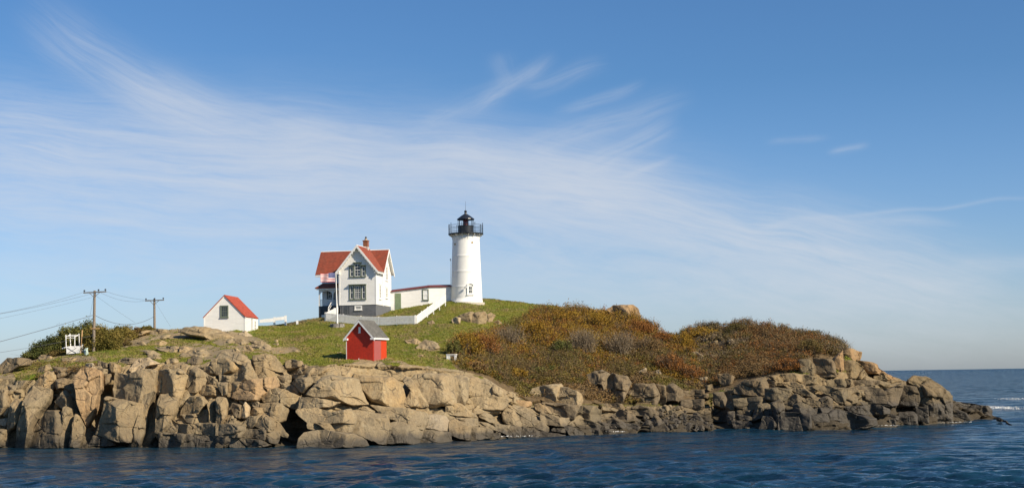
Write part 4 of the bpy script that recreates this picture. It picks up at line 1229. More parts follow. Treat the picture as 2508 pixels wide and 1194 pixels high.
# ------------------------------------------------------------------ boulders, ledges and stones
def rock(pts, label, name='boulder', cat='boulder', mat='rock', T=None, e=None, p=22, k=.3, group=None, seed=0, rough=1.0, push=0.0, sr=None, slf=None, top=None, grow=1.06):
    """one solid stone: its outline stands at its own distance on the slope, its face is a set of broken planes"""
    rg = np.random.RandomState(seed)
    q = np.asarray(pts, float); q = q.mean(0) + (q - q.mean(0)) * (grow if np.ptp(q[:, 0]) > 12 else 1.0)
    x, y = q[:, 0], q[:, 1]; cr = x * np.roll(y, -1) - np.roll(x, -1) * y; A2 = cr.sum() / 2
    cx = ((x + np.roll(x, -1)) * cr).sum() / (6 * A2); cy = ((y + np.roll(y, -1)) * cr).sum() / (6 * A2)
    seg = np.hypot(np.roll(x, -1) - x, np.roll(y, -1) - y); per = seg.sum()
    M = int(np.clip(per / 2.6, 28, 170)); s = np.concatenate([[0], np.cumsum(seg)])
    u = np.linspace(0, per, M, endpoint=False)
    ox = np.interp(u, s, np.append(x, x[0])); oy = np.interp(u, s, np.append(y, y[0]))
    for _ in range(1):
        ox = (np.roll(ox, 1) + 2 * ox + np.roll(ox, -1)) / 4; oy = (np.roll(oy, 1) + 2 * oy + np.roll(oy, -1)) / 4
    w_ = min(6.0, .035 * per)
    ox = ox + fbm(ox * .09, oy * .09, ox * 0 + seed, 3, seed) * w_ * .35; oy = oy + fbm(ox * .09, oy * .09, ox * 0 + seed + 50, 3, seed + 9) * w_ * .35
    Yc = float(hit(cx, cy * .6 + y.max() * .4)[0]); mpp = Yc / FPX
    h = hit(ox, oy) - Yc; lim = .45 * math.sqrt(abs(A2)) * mpp + .2
    G = np.stack([ox - cx, oy - cy, np.ones(M)], 1); co = np.linalg.lstsq(G, np.clip(h, -2 * lim, 2 * lim), rcond=None)[0]
    size = math.sqrt(abs(A2)) * mpp
    push = push + (rg.uniform(-.25, .40) * min(1, size * .4) if group is None else 0)
    Yo = Yc + k * np.clip(G[:, :2] @ co[:2], -lim, lim) - push
    Yc2 = Yc - push
    Po = unproj(ox, oy, Yo); Pc = unproj(np.array([cx]), np.array([cy]), np.array([Yc2]))
    size = math.sqrt(abs(A2)) * mpp
    if T is None: T = float(np.clip(.62 * size, .12, 2.6))
    NR = int(np.clip(per / 2.6 / 6, 6, 24))
    r = (np.linspace(0, 1, NR + 1)[1:]) ** .75
    pos = Pc[:, None, :] + r[:, None, None] * (Po[None] - Pc[:, None, :])             # NR x M x 3
    hw = (Po[:, 0].max() - Po[:, 0].min()) / 2; hh = (Po[:, 2].max() - Po[:, 2].min()) / 2
    mx = (Po[:, 0].max() + Po[:, 0].min()) / 2; mz = (Po[:, 2].max() + Po[:, 2].min()) / 2
    e = rg.uniform(.55, .9) if e is None else e
    sr = rg.uniform(.7, 1.6) if sr is None else sr; slf = rg.uniform(.45, 1.0) if slf is None else slf
    top = rg.uniform(.25, .7) if top is None else top; tip = rg.uniform(-.25, .25)

    def relief(Q):
        a = (Q[..., 0] - mx); b = (Q[..., 2] - mz); ae = (2 * e - 1) * hw + tip * b
        d = T - np.maximum(a - ae, 0) * sr - np.maximum(ae - a, 0) * slf
        d = np.minimum(d, T * 1.02 - (b - top * hh * rg0[0]) * rg0[1])
        d = np.minimum(d, T * 1.05 + (b + hh * .55) * rg0[2])
        d = np.minimum(d, T * 1.12 + (a * rg0[3] + b * rg0[4]) * .5)
        return d
    rg0 = (rg.uniform(.6, 1), rg.uniform(.6, 1.5), rg.uniform(.3, .9), rg.uniform(-1, .3), rg.uniform(-.8, .8))
    rr = r[:, None]
    d = np.minimum(relief(pos), T * 1.0)
    dro = T * (1 - rr ** p) ** .55
    d = np.minimum(np.maximum(d, .12 * T * (1 - rr)), dro)
    n1 = fbm(pos[..., 0] * 1.1, pos[..., 2] * 1.1, pos[..., 1] * .3 + seed, 4, 500 + seed % 7)
    n2 = fbm(pos[..., 0] * 3.1, pos[..., 2] * 2.4, pos[..., 1] * .3 + seed, 3, 600)
    fade = (1 - rr ** 8)
    h1, h2, h3, da, db, ee = voro(pos[..., 0] / (.55 * size + .5) + seed, pos[..., 2] / (.42 * size + .5) + 3.1, 31 + seed % 5)
    d = d + fade * rough * (n1 * .13 * min(1.2, size * .4 + .25) + n2 * .085 + (h1 - .5) * .22 * min(size * .5, 1.3) + da * (h2 - .5) * .50 * size * .5 + db * (h3 - .6) * .40 * size * .5 - .12 * np.exp(-(ee / .04) ** 2))
    nrm = np.array([0, -1.0, .03])
    fr_ = pos + d[..., None] * nrm
    bk_ = pos - (max(min(T, .9), .8 * hh * (k < .7)) * np.sqrt(np.clip(1 - rr ** 2.5, 0, 1)))[..., None] * np.array([0, -1.0, .1])
    c1 = Pc + float(np.minimum(relief(Pc)[0], T)) * nrm; c2 = Pc + np.array([[0, min(T, .9), -.1]])
    V = np.concatenate([c1, fr_.reshape(-1, 3), c2, bk_[:-1].reshape(-1, 3)])
    F = []
    i = np.arange(M); j = (i + 1) % M
    tri = []
    o1 = 1; o2 = 2 + NR * M
    for a in range(NR - 1):
        F.append(np.stack([o1 + a * M + i, o1 + a * M + j, o1 + (a + 1) * M + j, o1 + (a + 1) * M + i], 1))
    for a in range(NR - 2):
        F.append(np.stack([o2 + a * M + j, o2 + a * M + i, o2 + (a + 1) * M + i, o2 + (a + 1) * M + j], 1))
    F.append(np.stack([o2 + (NR - 2) * M + j, o2 + (NR - 2) * M + i, o1 + (NR - 1) * M + i, o1 + (NR - 1) * M + j], 1))
    F = np.concatenate(F)
    base = V.min(0) * .5 + V.max(0) * .5; base[2] = V[:, 2].min()
    me = bpy.data.meshes.new(name); VV = V - base
    t1 = np.stack([np.zeros(M, int), o1 + j, o1 + i], 1); t2 = np.stack([np.full(M, o2 - 1), o2 + i, o2 + j], 1)
    loops = np.concatenate([F.ravel(), t1.ravel(), t2.ravel()]).astype(np.int32)
    st_ = np.concatenate([np.arange(len(F)) * 4, len(F) * 4 + np.arange(2 * M) * 3]).astype(np.int32)
    tt_ = np.concatenate([np.full(len(F), 4), np.full(2 * M, 3)]).astype(np.int32)
    if (A2 > 0) == False: pass
    me.vertices.add(len(VV)); me.vertices.foreach_set('co', VV.astype(np.float32).ravel())
    me.loops.add(len(loops)); me.loops.foreach_set('vertex_index', loops)
    me.polygons.add(len(tt_)); me.polygons.foreach_set('loop_start', st_); me.polygons.foreach_set('loop_total', tt_)
    me.polygons.foreach_set('use_smooth', np.ones(len(tt_), bool))
    me.materials.append(MATS[mat]); me.update(); me.validate()
    bm = bmesh.new(); bm.from_mesh(me); bmesh.ops.recalc_face_normals(bm, faces=bm.faces); bm.to_mesh(me); bm.free()
    o = bpy.data.objects.new(name, me); COL.objects.link(o); o.location = base
    return tag(o, label, cat, group)


REG = {'A': (0, 860, 4.975), 'B': (400, 860, 4.975), 'C': (700, 860, 4.975), 'D': (1000, 860, 4.975), 'E': (1300, 860, 4.975), 'F': (1650, 840, 4.975),
       'G': (1950, 840, 4.975), 'H': (2250, 940, 9.72), 'K': (440, 690, 4.975), 'L': (100, 680, 4.975), 'M': (1060, 740, 7.46), 'Q': (1500, 720, 2.984), 'P': (0, 0, 1)}
ROCKS = """
A|0,180 90,95 250,90 350,110 340,170 230,200 150,240 60,290 -60,330 -80,230|brown rock hump at the far left end of the island skyline|m=rock_brown
A|590,250 690,320 630,480 530,470 430,440 440,390|tilted tan block perched on the cliff edge below the small grass patch|e=.62 sr=1.3
A|400,450 600,490 570,620 470,750 350,1150 225,1160 260,900 330,700 350,560|tall leaning pillar of tan rock rising from the water, left of the rounded dark slab|e=.5 sr=.9
A|0,825 130,812 85,912 0,895 -40,880|small pale block at the far left edge half way down the cliff|m=rock_pale
A|580,740 700,735 790,800 810,900 750,1150 350,1150 420,960 500,830|broad round-topped dark slab standing in the water on the left cliff|e=.92 slf=.7 m=rock_brown
A|790,700 880,720 925,900 900,1080 840,1160 740,1150 800,900|narrow upright rib of tan rock right of the rounded dark slab|e=.3
A|920,780 960,800 1025,930 980,1150 870,1150 910,960|short upright rib beside the dark cleft on the left cliff|e=.3
A|930,330 1000,240 1130,235 1220,270 1225,460 1180,520 1170,640 1140,750 1070,880 1030,760 980,600 960,470|tall smooth orange-tan rock face on the left cliff below the white basket|e=.15 sr=.35 slf=1.2 m=rock_orange T=1.3
A|800,480 870,540 950,650 925,730 780,690 680,610 740,560|lumpy brown knob left of the tall orange face|m=rock_brown
A|700,350 780,330 880,350 980,455 960,480 850,485 780,440 720,470|dark overhanging lip of rock above the lumpy brown knob|m=rock_brown e=.2
A|1430,270 1560,300 1780,240 1890,260 1880,490 1750,655 1600,640 1440,600 1405,480|upper storey of the big leaning cliff tower, grey front and bright right edge|e=.78 sr=1.4
A|1310,580 1440,600 1720,660 1700,850 1600,1080 1480,1075 1200,985 1290,720|huge leaning block with dark front and bright right side above the water|e=.55 slf=.8 sr=.9 T=1.9 push=.5
A|1750,560 1870,520 1790,650 1765,960 1700,1150 1575,1150 1690,880 1720,680|slender bright rock pillar right of the huge leaning block|e=.3
A|1580,220 1670,100 1800,85 1930,150 1780,190 1730,240 1620,260|pale sloping outcrop at the cliff top above the leaning cliff tower|m=rock_pale k=.9
A|1450,110 1530,75 1660,90 1640,150 1480,155|grey hump on the cliff top left of the pale sloping outcrop|m=rock_brown
A|1340,130 1470,170 1460,250 1370,260 1345,200|wedge of grey rock under the grey cliff-top hump|
A|1200,110 1330,150 1325,195 1195,185|striped grey stone at the grass edge above the dark cleft|m=rock_brown
A|1050,150 1130,140 1165,200 1135,238 1050,225|pale rounded knob above the tall orange face|m=rock_pale
A|480,200 600,160 625,220 520,265 455,272|grey stone at the right side of the small grass patch|
A|650,190 800,200 860,250 740,330 690,300|brown weathered ledge left above the tall orange face|m=rock_brown
A|1195,200 1310,215 1312,275 1215,285|blocky stone at the top of the dark cleft|
A|1235,290 1350,280 1342,370 1260,430 1230,385|grey stone wedged inside the dark cleft|m=rock_brown
A|1150,1030 1330,1060 1430,1140 1090,1150|low dark rock at the waterline under the huge leaning block|m=rock_brown
A|-60,500 90,480 115,600 122,660 20,790 -60,800|upright grey slab at the far left edge of the cliff|e=.8
A|180,600 330,640 300,760 230,900 140,950 90,1010 125,800|slanting tan rib left of the tall leaning pillar|e=.6
A|-40,950 90,960 85,1150 -60,1150|low square rock at the waterline in the far left corner|
A|100,420 230,420 215,560 130,570|grey rounded stone below the small grass patch|
B|-20,240 60,235 190,220 300,300 270,400 230,560 0,525 -100,500 -90,330|large pale lump of rock below the far-left pole ridge, left of the standing boulder|m=rock
B|400,200 470,240 520,320 490,440 420,492 250,495 275,430 330,330 335,240|standing boulder leaning left at the cliff top under two small round stones|e=.62
B|490,190 590,178 640,240 620,282 560,270 500,230|small round boulder at the grass edge beside the big cap boulder|p=2.5
B|450,222 540,280 660,350 662,410 640,432 500,400 512,320|slanting slab between the standing boulder and the half-round boulder|
B|450,490 500,420 580,408 660,450 722,545 600,548 460,520|half-round boulder sitting on the flat ledge below the standing boulder|p=3
B|590,150 650,100 760,90 900,140 932,200 870,250 690,285 640,270|round-topped tan boulder capping the cliff below the white shed|p=3 m=rock
B|880,250 930,160 1040,140 1135,320 1080,352 930,382 830,372 828,280|big bulging grey boulder right under the long top slab|p=4
B|655,100 720,10 950,40 1045,110 1050,165 930,160 900,140 760,90|long smooth top slab above the capping boulders|k=.9 m=rock
B|1120,60 1290,40 1360,70 1470,220 1480,250 1420,245 1250,202 1200,190 1125,170 1112,100|big pale boulder with a dark hollow at the lawn's left edge|e=.4
B|1125,180 1250,205 1350,260 1340,322 1220,332 1138,322|grey boulder beneath the pale boulder with the dark hollow|
B|1490,130 1560,100 1680,118 1700,165 1620,202 1500,192|flat grey boulder in the grass left of the red shed|
B|1690,160 1740,158 1752,200 1700,212|small cube-shaped stone beside the flat grey boulder|name=stone
B|1660,200 1700,270 1620,282|small triangular stone in the grass above the cliff|name=stone
B|1820,195 1870,230 1800,312 1745,312|slanted plank-like stone at the cliff edge left of the red shed|name=stone e=.3
B|680,288 820,298 822,375 690,372|low square block under the round-topped capping boulder|e=.75
B|660,380 780,385 782,525 730,545 660,425|narrow block with a pale vertical seam on the left middle cliff|e=.9
B|790,390 950,380 845,548 778,545|upright narrow block left of the triangular brown boulder|e=.85
B|920,400 1050,360 1340,322 1382,430 1200,540 1170,592 950,582 858,552|large triangular brown boulder with a bright upper right side|e=.55 sr=.7 m=rock_orange
B|1390,300 1550,290 1555,360 1520,402 1400,392|square pale block right of the triangular brown boulder|
B|1400,425 1420,390 1530,400 1660,470 1672,548 1560,532 1440,462|long tan block slanting down above the rounded tan slab|
B|1580,380 1640,330 1855,320 1830,362 1690,505 1650,452|flat-topped dark-fronted block left of the central rock dome|e=.6
B|1205,560 1320,470 1390,455 1480,478 1662,560 1662,690 1622,702 1480,652 1250,622|big rounded tan slab overhanging the dark cave|e=.5 push=.7
B|1190,640 1460,640 1522,720 1480,835 1440,852 1235,775|grey block below the overhanging tan slab|e=.6
B|955,720 1000,622 1052,680 1042,790 1000,812 935,800|upright white quartz stone on the rubble heap|m=rock_pale
B|1075,610 1120,588 1192,640 1180,692 1100,682|bright white stone on top of the rubble heap|m=rock_pale name=stone
B|1055,770 1100,690 1220,680 1242,760 1200,792|squat grey stone under the bright white stone|
B|845,630 950,660 960,730 940,812 875,785 825,700|dark lump left of the upright white stone|m=rock_brown
B|975,885 1050,790 1210,790 1160,852 1080,935|smooth slab leaning left below the rubble heap|
B|1140,870 1230,778 1380,850 1502,1000 1485,1038 1350,992 1200,942 1110,905|long smooth boulder sloping down to the dark cave mouth|e=.5 push=.4
B|240,700 330,560 480,558 545,640 460,742 440,762 225,772|broad cliff block with thin dark seams on the left middle cliff|e=.85
B|445,720 560,708 582,865 435,865|dark upright block below the broad cliff block|e=.9 m=rock_brown
B|585,600 660,578 662,875 578,875 572,720 545,640|bright narrow rock column on the left middle cliff|e=.2
B|662,570 760,578 785,640 772,780 722,885 660,875|dark-fronted rock column with a bright right edge|e=.62 sr=1.5
B|225,770 440,762 400,885 290,865|stone course under the broad cliff block|
B|785,810 890,818 862,885 778,885|small tan stone in the hollow below the rubble heap|name=stone
B|400,880 660,878 642,1025 378,1002|grey rectangular block in the low ledge left of the dark cave|e=.94 slf=.7
B|165,880 380,888 390,995 175,1002 30,985 80,800|worn grey block at the left end of the low ledge|
B|662,890 820,888 985,920 995,970 940,1045 820,1032 648,1022|broken pale block in the middle of the low ledge|
B|980,940 1250,960 1242,1072 968,1032|smooth dark block in the low ledge near the cave|e=.95 slf=.7 m=rock_brown
B|1250,958 1390,978 1415,1040 1382,1125 1238,1082|pale end block of the low ledge at the cave mouth|e=.4
B|300,1010 820,1040 845,1150 540,1175 235,1165|long low ledge at the waterline on the left middle cliff|e=.95 slf=.7 m=rock_brown
B|830,1045 1180,1080 1300,1135 1100,1172 830,1165|tapering shelf at the waterline left of the dark cave|
B|-30,540 100,540 185,565 160,720 25,980 -60,985|tall block with a bright right face in the middle of the left cliff|e=.5 sr=1.0
B|-40,990 290,1010 232,1165 -40,1155|dark low block at the waterline right of the slender pillar|m=rock_brown e=.9
C|285,522 450,340 560,308 860,350 892,470 965,622 800,642 580,582 380,562|large smooth tan dome at the centre of the cliff below the red shed|e=.5 p=3.5 m=rock
C|508,400 560,350 700,370 735,430 680,472 600,462|rounded nub resting on the large smooth dome|p=3
C|590,292 790,228 850,330 852,350 700,322|smooth cap of rock just left of the crack below the red shed|k=.9
C|855,330 870,290 1000,318 1290,328 1390,420 1432,590 1422,682 1300,672 1060,612 960,480|second smooth dome right of the diagonal crack below the red shed|e=.6 p=3.5
C|185,560 380,570 640,620 540,672 370,692 175,702|upper sheet of layered rock under the large dome|
C|165,745 180,705 370,692 560,740 760,700 832,780 822,865 300,862|wide layered block above the dark cave|slf=.7
C|540,670 700,620 960,670 1112,742 980,752 770,702|thin slab wedged between the two domes and the big pale block|
C|778,730 950,738 1222,790 1255,940 1212,1115 1130,1102 788,982 830,830|big pale squarish boulder low in the middle of the cliff|e=.35 sr=.25 push=.6 m=rock
C|1065,660 1250,680 1500,700 1695,760 1715,800 1652,942 1400,852 1250,802 1178,760|long rounded slab below the second dome|e=.8
C|1250,880 1380,858 1655,940 1602,1112 1215,1112 1250,975|broad tan boulder at the waterline right of the big pale boulder|
C|285,870 820,870 782,982 460,962 285,932|lower sheet of layered rock above the waterline slab|slf=.7
C|260,990 490,965 800,1008 905,1060 965,1140 520,1172 180,1165 200,1060|massive waterline slab with its left half in cave shadow|e=.7 slf=.7
C|1720,780 1810,768 1930,790 1995,860 1995,965 1880,955 1685,925|pale cube-like boulder near the water below the long tan dome|m=rock_pale e=.5
C|1635,950 1990,985 2000,1100 1612,1112|flat waterline slab under the pale cube-like boulder|
C|1425,640 1520,488 1600,560 1625,662 1480,675|cone-shaped grey stone between the second and the long dome|
C|1465,320 1520,328 1620,460 1725,640 1640,665 1560,512 1440,372|long tilted slab leaning against the long tan dome|e=.3
D|60,360 110,300 230,285 400,290 562,335 540,500 572,642 380,645 330,672 230,662 130,460|left end of the long tan dome with a big dark hollow|e=.7 p=4 T=1.6
D|555,335 640,305 735,345 722,540 692,635 580,645 540,520|middle panel of the long tan dome between two vertical cracks|e=.6 T=1.5
D|730,345 850,335 960,365 1092,440 1165,515 1195,640 1130,695 1010,705 700,655 692,580|right end of the long tan dome rounding down to the inlet|e=.8 T=1.6 m=rock
D|480,620 640,640 705,690 835,800 600,785 465,742|shattered slab below the long tan dome|
D|858,792 930,738 1012,770 1065,852 1000,865|tilted boulder with dark left side below the right end of the dome|e=.4
D|595,800 830,818 845,900 760,912 555,842|flat tan slab above the waterline blocks|
D|505,862 560,828 755,910 745,1072 620,1062 505,995|pitted tan block at the waterline below the dome|
D|755,908 980,950 1025,980 1002,1052 880,1072 745,1070|block with dark left face at the waterline|e=.35 sr=.2 slf=.7
D|838,860 960,868 1052,920 1095,972 900,932|thin tan slab lying over the waterline blocks|
D|1048,880 1240,900 1275,930 1222,1025 1085,962|wedge-shaped stone left of the leaning grey boulder|
D|1145,762 1200,688 1290,730 1375,882 1362,915 1240,902 1165,852|leaning grey boulder at the foot of the inlet|e=.55 push=.3
D|1188,650 1330,700 1620,860 1695,912 1682,975 1390,905 1300,742|long dark-fronted slab sloping down from the inlet|e=.9
D|1290,655 1440,690 1625,820 1560,845 1280,705|smooth bright ramp of rock above the long dark-fronted slab|k=.9
D|1630,738 1840,808 1945,812 1922,905 1820,915 1632,862|sharp-cornered block, dark front and sunlit end, near the waterline|e=.66 sr=1.6 slf=.8 rough=.3 p=9 push=.5
D|1540,650 1620,630 1700,690 1752,770 1640,745 1560,712|smooth oval boulder behind the sharp-cornered block|p=2.5
D|1395,920 1600,972 1592,1052 1375,1032|dark low block at the waterline below the inlet|m=rock_brown
D|1615,972 1900,1012 1885,1050 1612,1062|thin flat shelf at the waterline below the sharp-cornered block|m=rock_brown
D|1015,992 1120,992 1112,1062 1005,1062|small dark stone at the waterline left of the inlet|m=rock_brown name=stone
D|1325,590 1490,610 1505,652 1420,685 1315,645|tan rock under the yellow bush at the head of the inlet|m=rock_orange
D|1150,910 1255,905 1375,935 1370,1060 1230,1060|dark block standing in the water left of the sloping slab|m=rock_brown e=.9
E|-5,542 30,460 180,420 350,403 382,440 312,500 302,602 150,585|left half of the big square outcrop below the brown scrub|e=.75 m=rock rough=.5
E|312,500 382,438 460,450 600,518 618,600 602,662 440,635 308,612|right half of the big square outcrop with its sunlit corner|e=.78 sr=1.4 m=rock rough=.5
E|155,630 480,648 582,672 512,825 430,815 240,745|dark lower block under the big square outcrop|e=.85 slf=.7 m=rock_brown
E|518,772 568,668 760,668 842,720 832,862 740,842 538,815|rounded grey block right of the big square outcrop|e=.6
E|498,830 700,840 832,890 822,945 650,945 488,905|flat slab in front of the rounded grey block|
E|640,950 832,952 832,1035 648,1035|dark square block at the waterline right of the outcrop|m=rock_brown e=.95
E|398,910 530,920 642,990 632,1040 485,1030|tilted flat stone at the waterline below the outcrop|e=.3
E|275,930 440,940 442,995 255,965|small slab at the waterline behind the tilted flat stone|name=stone
E|945,865 1010,812 1090,838 1152,880 1152,945 1000,935 938,902|rounded brown mound among the low shore rocks|p=3 m=rock_brown
E|1150,880 1250,880 1335,922 1280,972 1180,945|flat brown stone right of the rounded brown mound|m=rock_brown
E|995,792 1100,708 1220,760 1355,862 1290,885 1130,855|brown boulder with a dark left side under the earth bank|m=rock_brown e=.5
E|1175,700 1330,658 1480,700 1565,772 1450,805 1270,765|big smooth brown hump at the foot of the earth bank|m=rock_brown p=3
E|1445,862 1510,788 1585,820 1595,892 1540,915 1468,905|rough brown boulder at the left end of the cobble beach|m=rock_brown
E|1588,690 1630,648 1692,680 1692,732 1618,735|round tan boulder on top of the cobble beach|p=2.5 m=rock
E|825,850 940,880 962,955 838,945|brown rock between the flat slab and the rounded brown mound|m=rock_brown
E|835,950 1000,945 1045,1000 1000,1020 840,1015|low brown shelf at the waterline before the rounded mound|m=rock_brown
E|848,640 1100,638 1135,690 1010,722 880,702|low ledge at the foot of the dark overhung bank|m=rock_brown
E|860,520 900,420 990,300 1150,335 1185,400 1090,610 880,610|dark overhung rock in the earth bank below the brown scrub|m=rock_brown push=-.5 grow=1.25 e=.7 rough=1.6
E|1185,530 1290,420 1480,415 1535,540 1502,645 1330,610 1195,605|rough dark rock face in the middle of the earth bank|m=rock_brown push=-.5 grow=1.25 rough=1.6
E|1525,420 1630,430 1642,602 1548,645|dark upright rock in the earth bank above the round tan boulder|m=rock_brown push=-.5 grow=1.25 e=.9
E|1640,450 1740,418 1832,480 1845,602 1822,690 1780,602 1690,595 1638,602|arched tan rock at the right end of the earth bank|m=rock_brown push=-.5 grow=1.25 e=.6
E|640,430 700,300 850,250 940,300 900,430 830,520 700,500|weathered brown rock under the scrub above the rounded grey block|m=rock_brown push=-.5 grow=1.25 rough=1.5
E|1060,330 1130,320 1195,370 1150,395|small lichen-grey stone on the lip of the earth bank|name=stone m=rock_pale
E|1310,250 1400,200 1420,270 1340,290|pale lichen stone in the scrub above the earth bank|name=stone m=rock_pale
E|1525,230 1570,222 1592,275 1540,282|pale rounded stone in the scrub right of the lichen stone|name=stone m=rock_pale
E|1440,300 1520,300 1530,360 1450,350|angular brown stone on the bank top among the scrub|name=stone
F|115,580 350,568 362,682 115,682|upper of two stacked square blocks right of the cobble beach|m=rock_brown e=.9
F|108,690 360,688 362,792 280,805 105,765|lower of two stacked square blocks right of the cobble beach|m=rock_brown e=.9
F|485,612 600,598 645,680 602,785 495,745|shadowed grey block in the dark gully|m=rock_brown
F|388,520 470,498 482,592 398,565|sunlit pale flake above the dark gully|name=stone e=.3
F|355,620 420,612 425,668 365,665|small pale stone at the left rim of the dark gully|name=stone
F|755,540 880,460 1090,428 1132,500 1112,635 1010,645 755,605|large rust-brown boulder right of the dark gully|m=rock_brown e=.75 rough=1.4
F|738,682 1050,658 1065,700 992,805 900,805 758,775|pale flat-topped block under the rust-brown boulder|e=.85
F|642,765 740,692 765,795 690,815|tan stone at the gully's right edge|
F|1122,560 1270,548 1425,568 1340,705 1280,705 1125,685|grey boulder with dark left half beside the rust-brown boulder|e=.4 slf=.6 sr=.15
F|1120,460 1160,440 1235,470 1225,545 1130,545|small rust block behind the grey boulder|m=rock_brown
F|1150,400 1290,390 1330,440 1320,520 1240,520 1235,460|jagged sunlit rock at the foot of the reddish scrub|e=.3
F|1315,382 1460,362 1555,390 1555,472 1420,485 1325,432|pale rounded boulder at the foot of the reddish scrub|m=rock p=3.5
F|1325,482 1500,478 1585,530 1585,595 1490,605 1395,545|pale boulder with a dark patch below the topmost pale boulder|m=rock
F|1555,432 1610,388 1705,400 1650,482 1588,475|small tan boulder left of the flat rock shelf|
F|1645,495 1750,408 1795,440 1762,525 1655,515|tilted tan block below the cliff of the eastern knoll|e=.4
F|1590,540 1730,515 1735,560 1700,610 1590,585|low tan stone between the tilted block and the pyramid|
F|1335,712 1480,618 1595,680 1572,725 1448,765|dark wedge above the pyramid-shaped boulder|m=rock_brown
F|1515,602 1600,558 1722,630 1745,695 1640,665|smooth tan boulder above the pyramid-shaped boulder|p=3
F|1455,835 1470,758 1550,718 1660,780 1735,842 1650,875 1560,855|pyramid-shaped boulder with one dark and one sunlit face|e=.25 slf=1.3 sr=.25 rough=.4
F|1575,692 1660,668 1785,720 1742,785 1690,785|flat slab right of the pyramid-shaped boulder|
F|1775,682 1860,648 1925,680 1922,805 1780,815 1738,785|rounded grey-brown boulder on the shore below the flat rock shelf|p=3 m=rock_brown
F|955,925 1020,758 1130,738 1195,770 1060,832 1100,885 1000,935|slanting grey slab left of the dark rough pillar|e=.5
F|1055,832 1160,778 1225,830 1225,925 1100,885|dark leaning slab in front of the slanting grey slab|m=rock_brown
F|1195,742 1290,698 1342,760 1332,875 1282,1060 1150,1062 1240,922|dark rough pillar standing at the water's edge|m=rock_brown rough=1.5
F|1295,902 1330,848 1620,868 1645,1075 1285,1068|dark weedy block at the waterline right of the rough pillar|m=rock_dark e=.95 slf=.7
F|775,862 870,878 962,900 952,955 800,925|grey-brown slab low on the shore under the pale flat-topped block|m=rock_brown
F|868,820 970,818 972,885 888,875|small block wedged under the pale flat-topped block|
F|715,940 940,958 962,1010 738,1020|low brown shelf at the waterline right of the dark gully|m=rock_brown
F|655,840 740,830 745,950 668,995 648,902|knobbly brown rock at the right foot of the gully|m=rock_brown rough=1.6
F|755,1020 975,1020 990,1052 770,1055|flat slab awash right of the dark gully|m=rock_dark
F|1040,1060 1095,900 1180,898 1242,1000 1262,1065|dark triangular rock in front of the rough pillar|m=rock_dark
F|180,872 300,880 382,960 330,985 228,922|brown slanting stone at the right end of the cobble beach|m=rock_brown
F|225,1002 290,968 405,1022 300,1048|low stone at the waterline, right end of the cobble beach|m=rock_brown
F|435,1002 470,968 492,1012 470,1025|tiny tan stone at the waterline near the dark gully|name=stone
F|178,122 270,98 362,160 332,205 238,175|pale flat boulder half hidden in the scrub of the eastern hollow|m=rock_pale
F|388,182 430,128 522,150 502,195|grey boulder half hidden in scrub right of the pale flat one|
F|305,420 400,405 440,430 430,455 340,450|lichen-pale ledge on top of the gully's left wall|m=rock_pale
F|540,380 660,375 730,410 700,500 600,520 550,450|shadowed grey boulder at the top of the dark gully|m=rock_brown
G|130,905 300,800 560,828 760,880 925,922 945,1000 780,1045 520,1068 150,1068|huge rounded weed-covered rock at the waterline on the right shore|m=rock_dark p=3 e=.9 rough=1.4 T=2.0
G|220,545 360,528 585,550 605,620 562,735 490,722 440,662 330,592|flat-topped square block on the right shore, dark front and lit edge|e=.78 sr=1.5
G|585,562 820,528 1100,568 1250,498 1265,530 1182,742 1110,755 830,715 605,692|long massive dark ledge on the right shore|m=rock_brown e=.8 slf=.7 T=1.9
G|1205,642 1260,518 1430,538 1485,640 1442,755 1230,762|dark square block between the long ledge and the headland bluff|m=rock_dark e=.8
G|1375,490 1380,468 1450,418 1600,440 1800,588 1845,640 1845,965 1600,975 1575,790 1470,762 1482,560|steep striped bluff at the seaward end of the island|e=.45 slf=.7 sr=.35 T=1.9 rough=2.2
G|1455,772 1580,788 1592,972 1465,955|dark block at the foot of the seaward bluff|m=rock_dark e=.9
G|1262,842 1420,838 1465,900 1445,992 1255,972|dark cube at the waterline left of the seaward bluff|m=rock_dark e=.8
G|795,722 960,728 1035,770 1125,810 1112,855 980,875 890,862 858,782|tan flat rock below the long dark ledge|e=.7
G|585,772 820,768 885,840 865,875 640,835|dark rounded rock behind the huge weed-covered rock|m=rock_dark
G|1082,882 1130,848 1248,890 1235,935 1110,915|slab balanced on a small block near the waterline|m=rock_brown
G|1135,920 1212,932 1202,1000 1145,1002|small pale block holding up the balanced slab|name=stone
G|370,452 560,438 605,490 592,535 400,525|dark-fronted block sitting on the flat rock shelf|e=.8
G|215,195 400,205 452,255 465,405 350,410 215,405|square-faced dark block in the eastern knoll's cliff|e=.8 slf=.8 sr=1.5 m=rock_brown
G|555,222 690,215 805,290 722,425 555,405|dark and tan boulder under the knoll's corner|e=.4 slf=.8
G|555,110 640,68 792,108 782,170 742,235 650,215 575,202|sunlit square corner block at the top of the eastern knoll|e=.4 m=rock_orange
G|735,432 820,318 885,420 872,455|triangular tan rock at the foot of the orange outcrop|e=.3
G|755,222 860,228 990,268 1002,300 1102,370 1218,430 1205,468 1060,445 980,365 880,375 800,262|rusty orange outcrop running down to the sea behind the shore|m=rock_orange rough=1.5 e=.4
G|945,392 1050,358 1115,450 960,445|grey block on the rusty orange outcrop|e=.8
G|685,452 850,448 1015,460 992,505 720,525|low dark rocks behind the long dark ledge|m=rock_brown
G|598,432 680,440 695,512 618,525|small brown stone left of the low dark rocks|name=stone
G|440,200 560,108 575,402 460,405|pale fluted rock column in the eastern knoll's cliff|e=.5 m=rock_orange
G|30,210 160,200 205,330 200,390 50,380|tan cliff face left of the square-faced dark block|rough=1.4
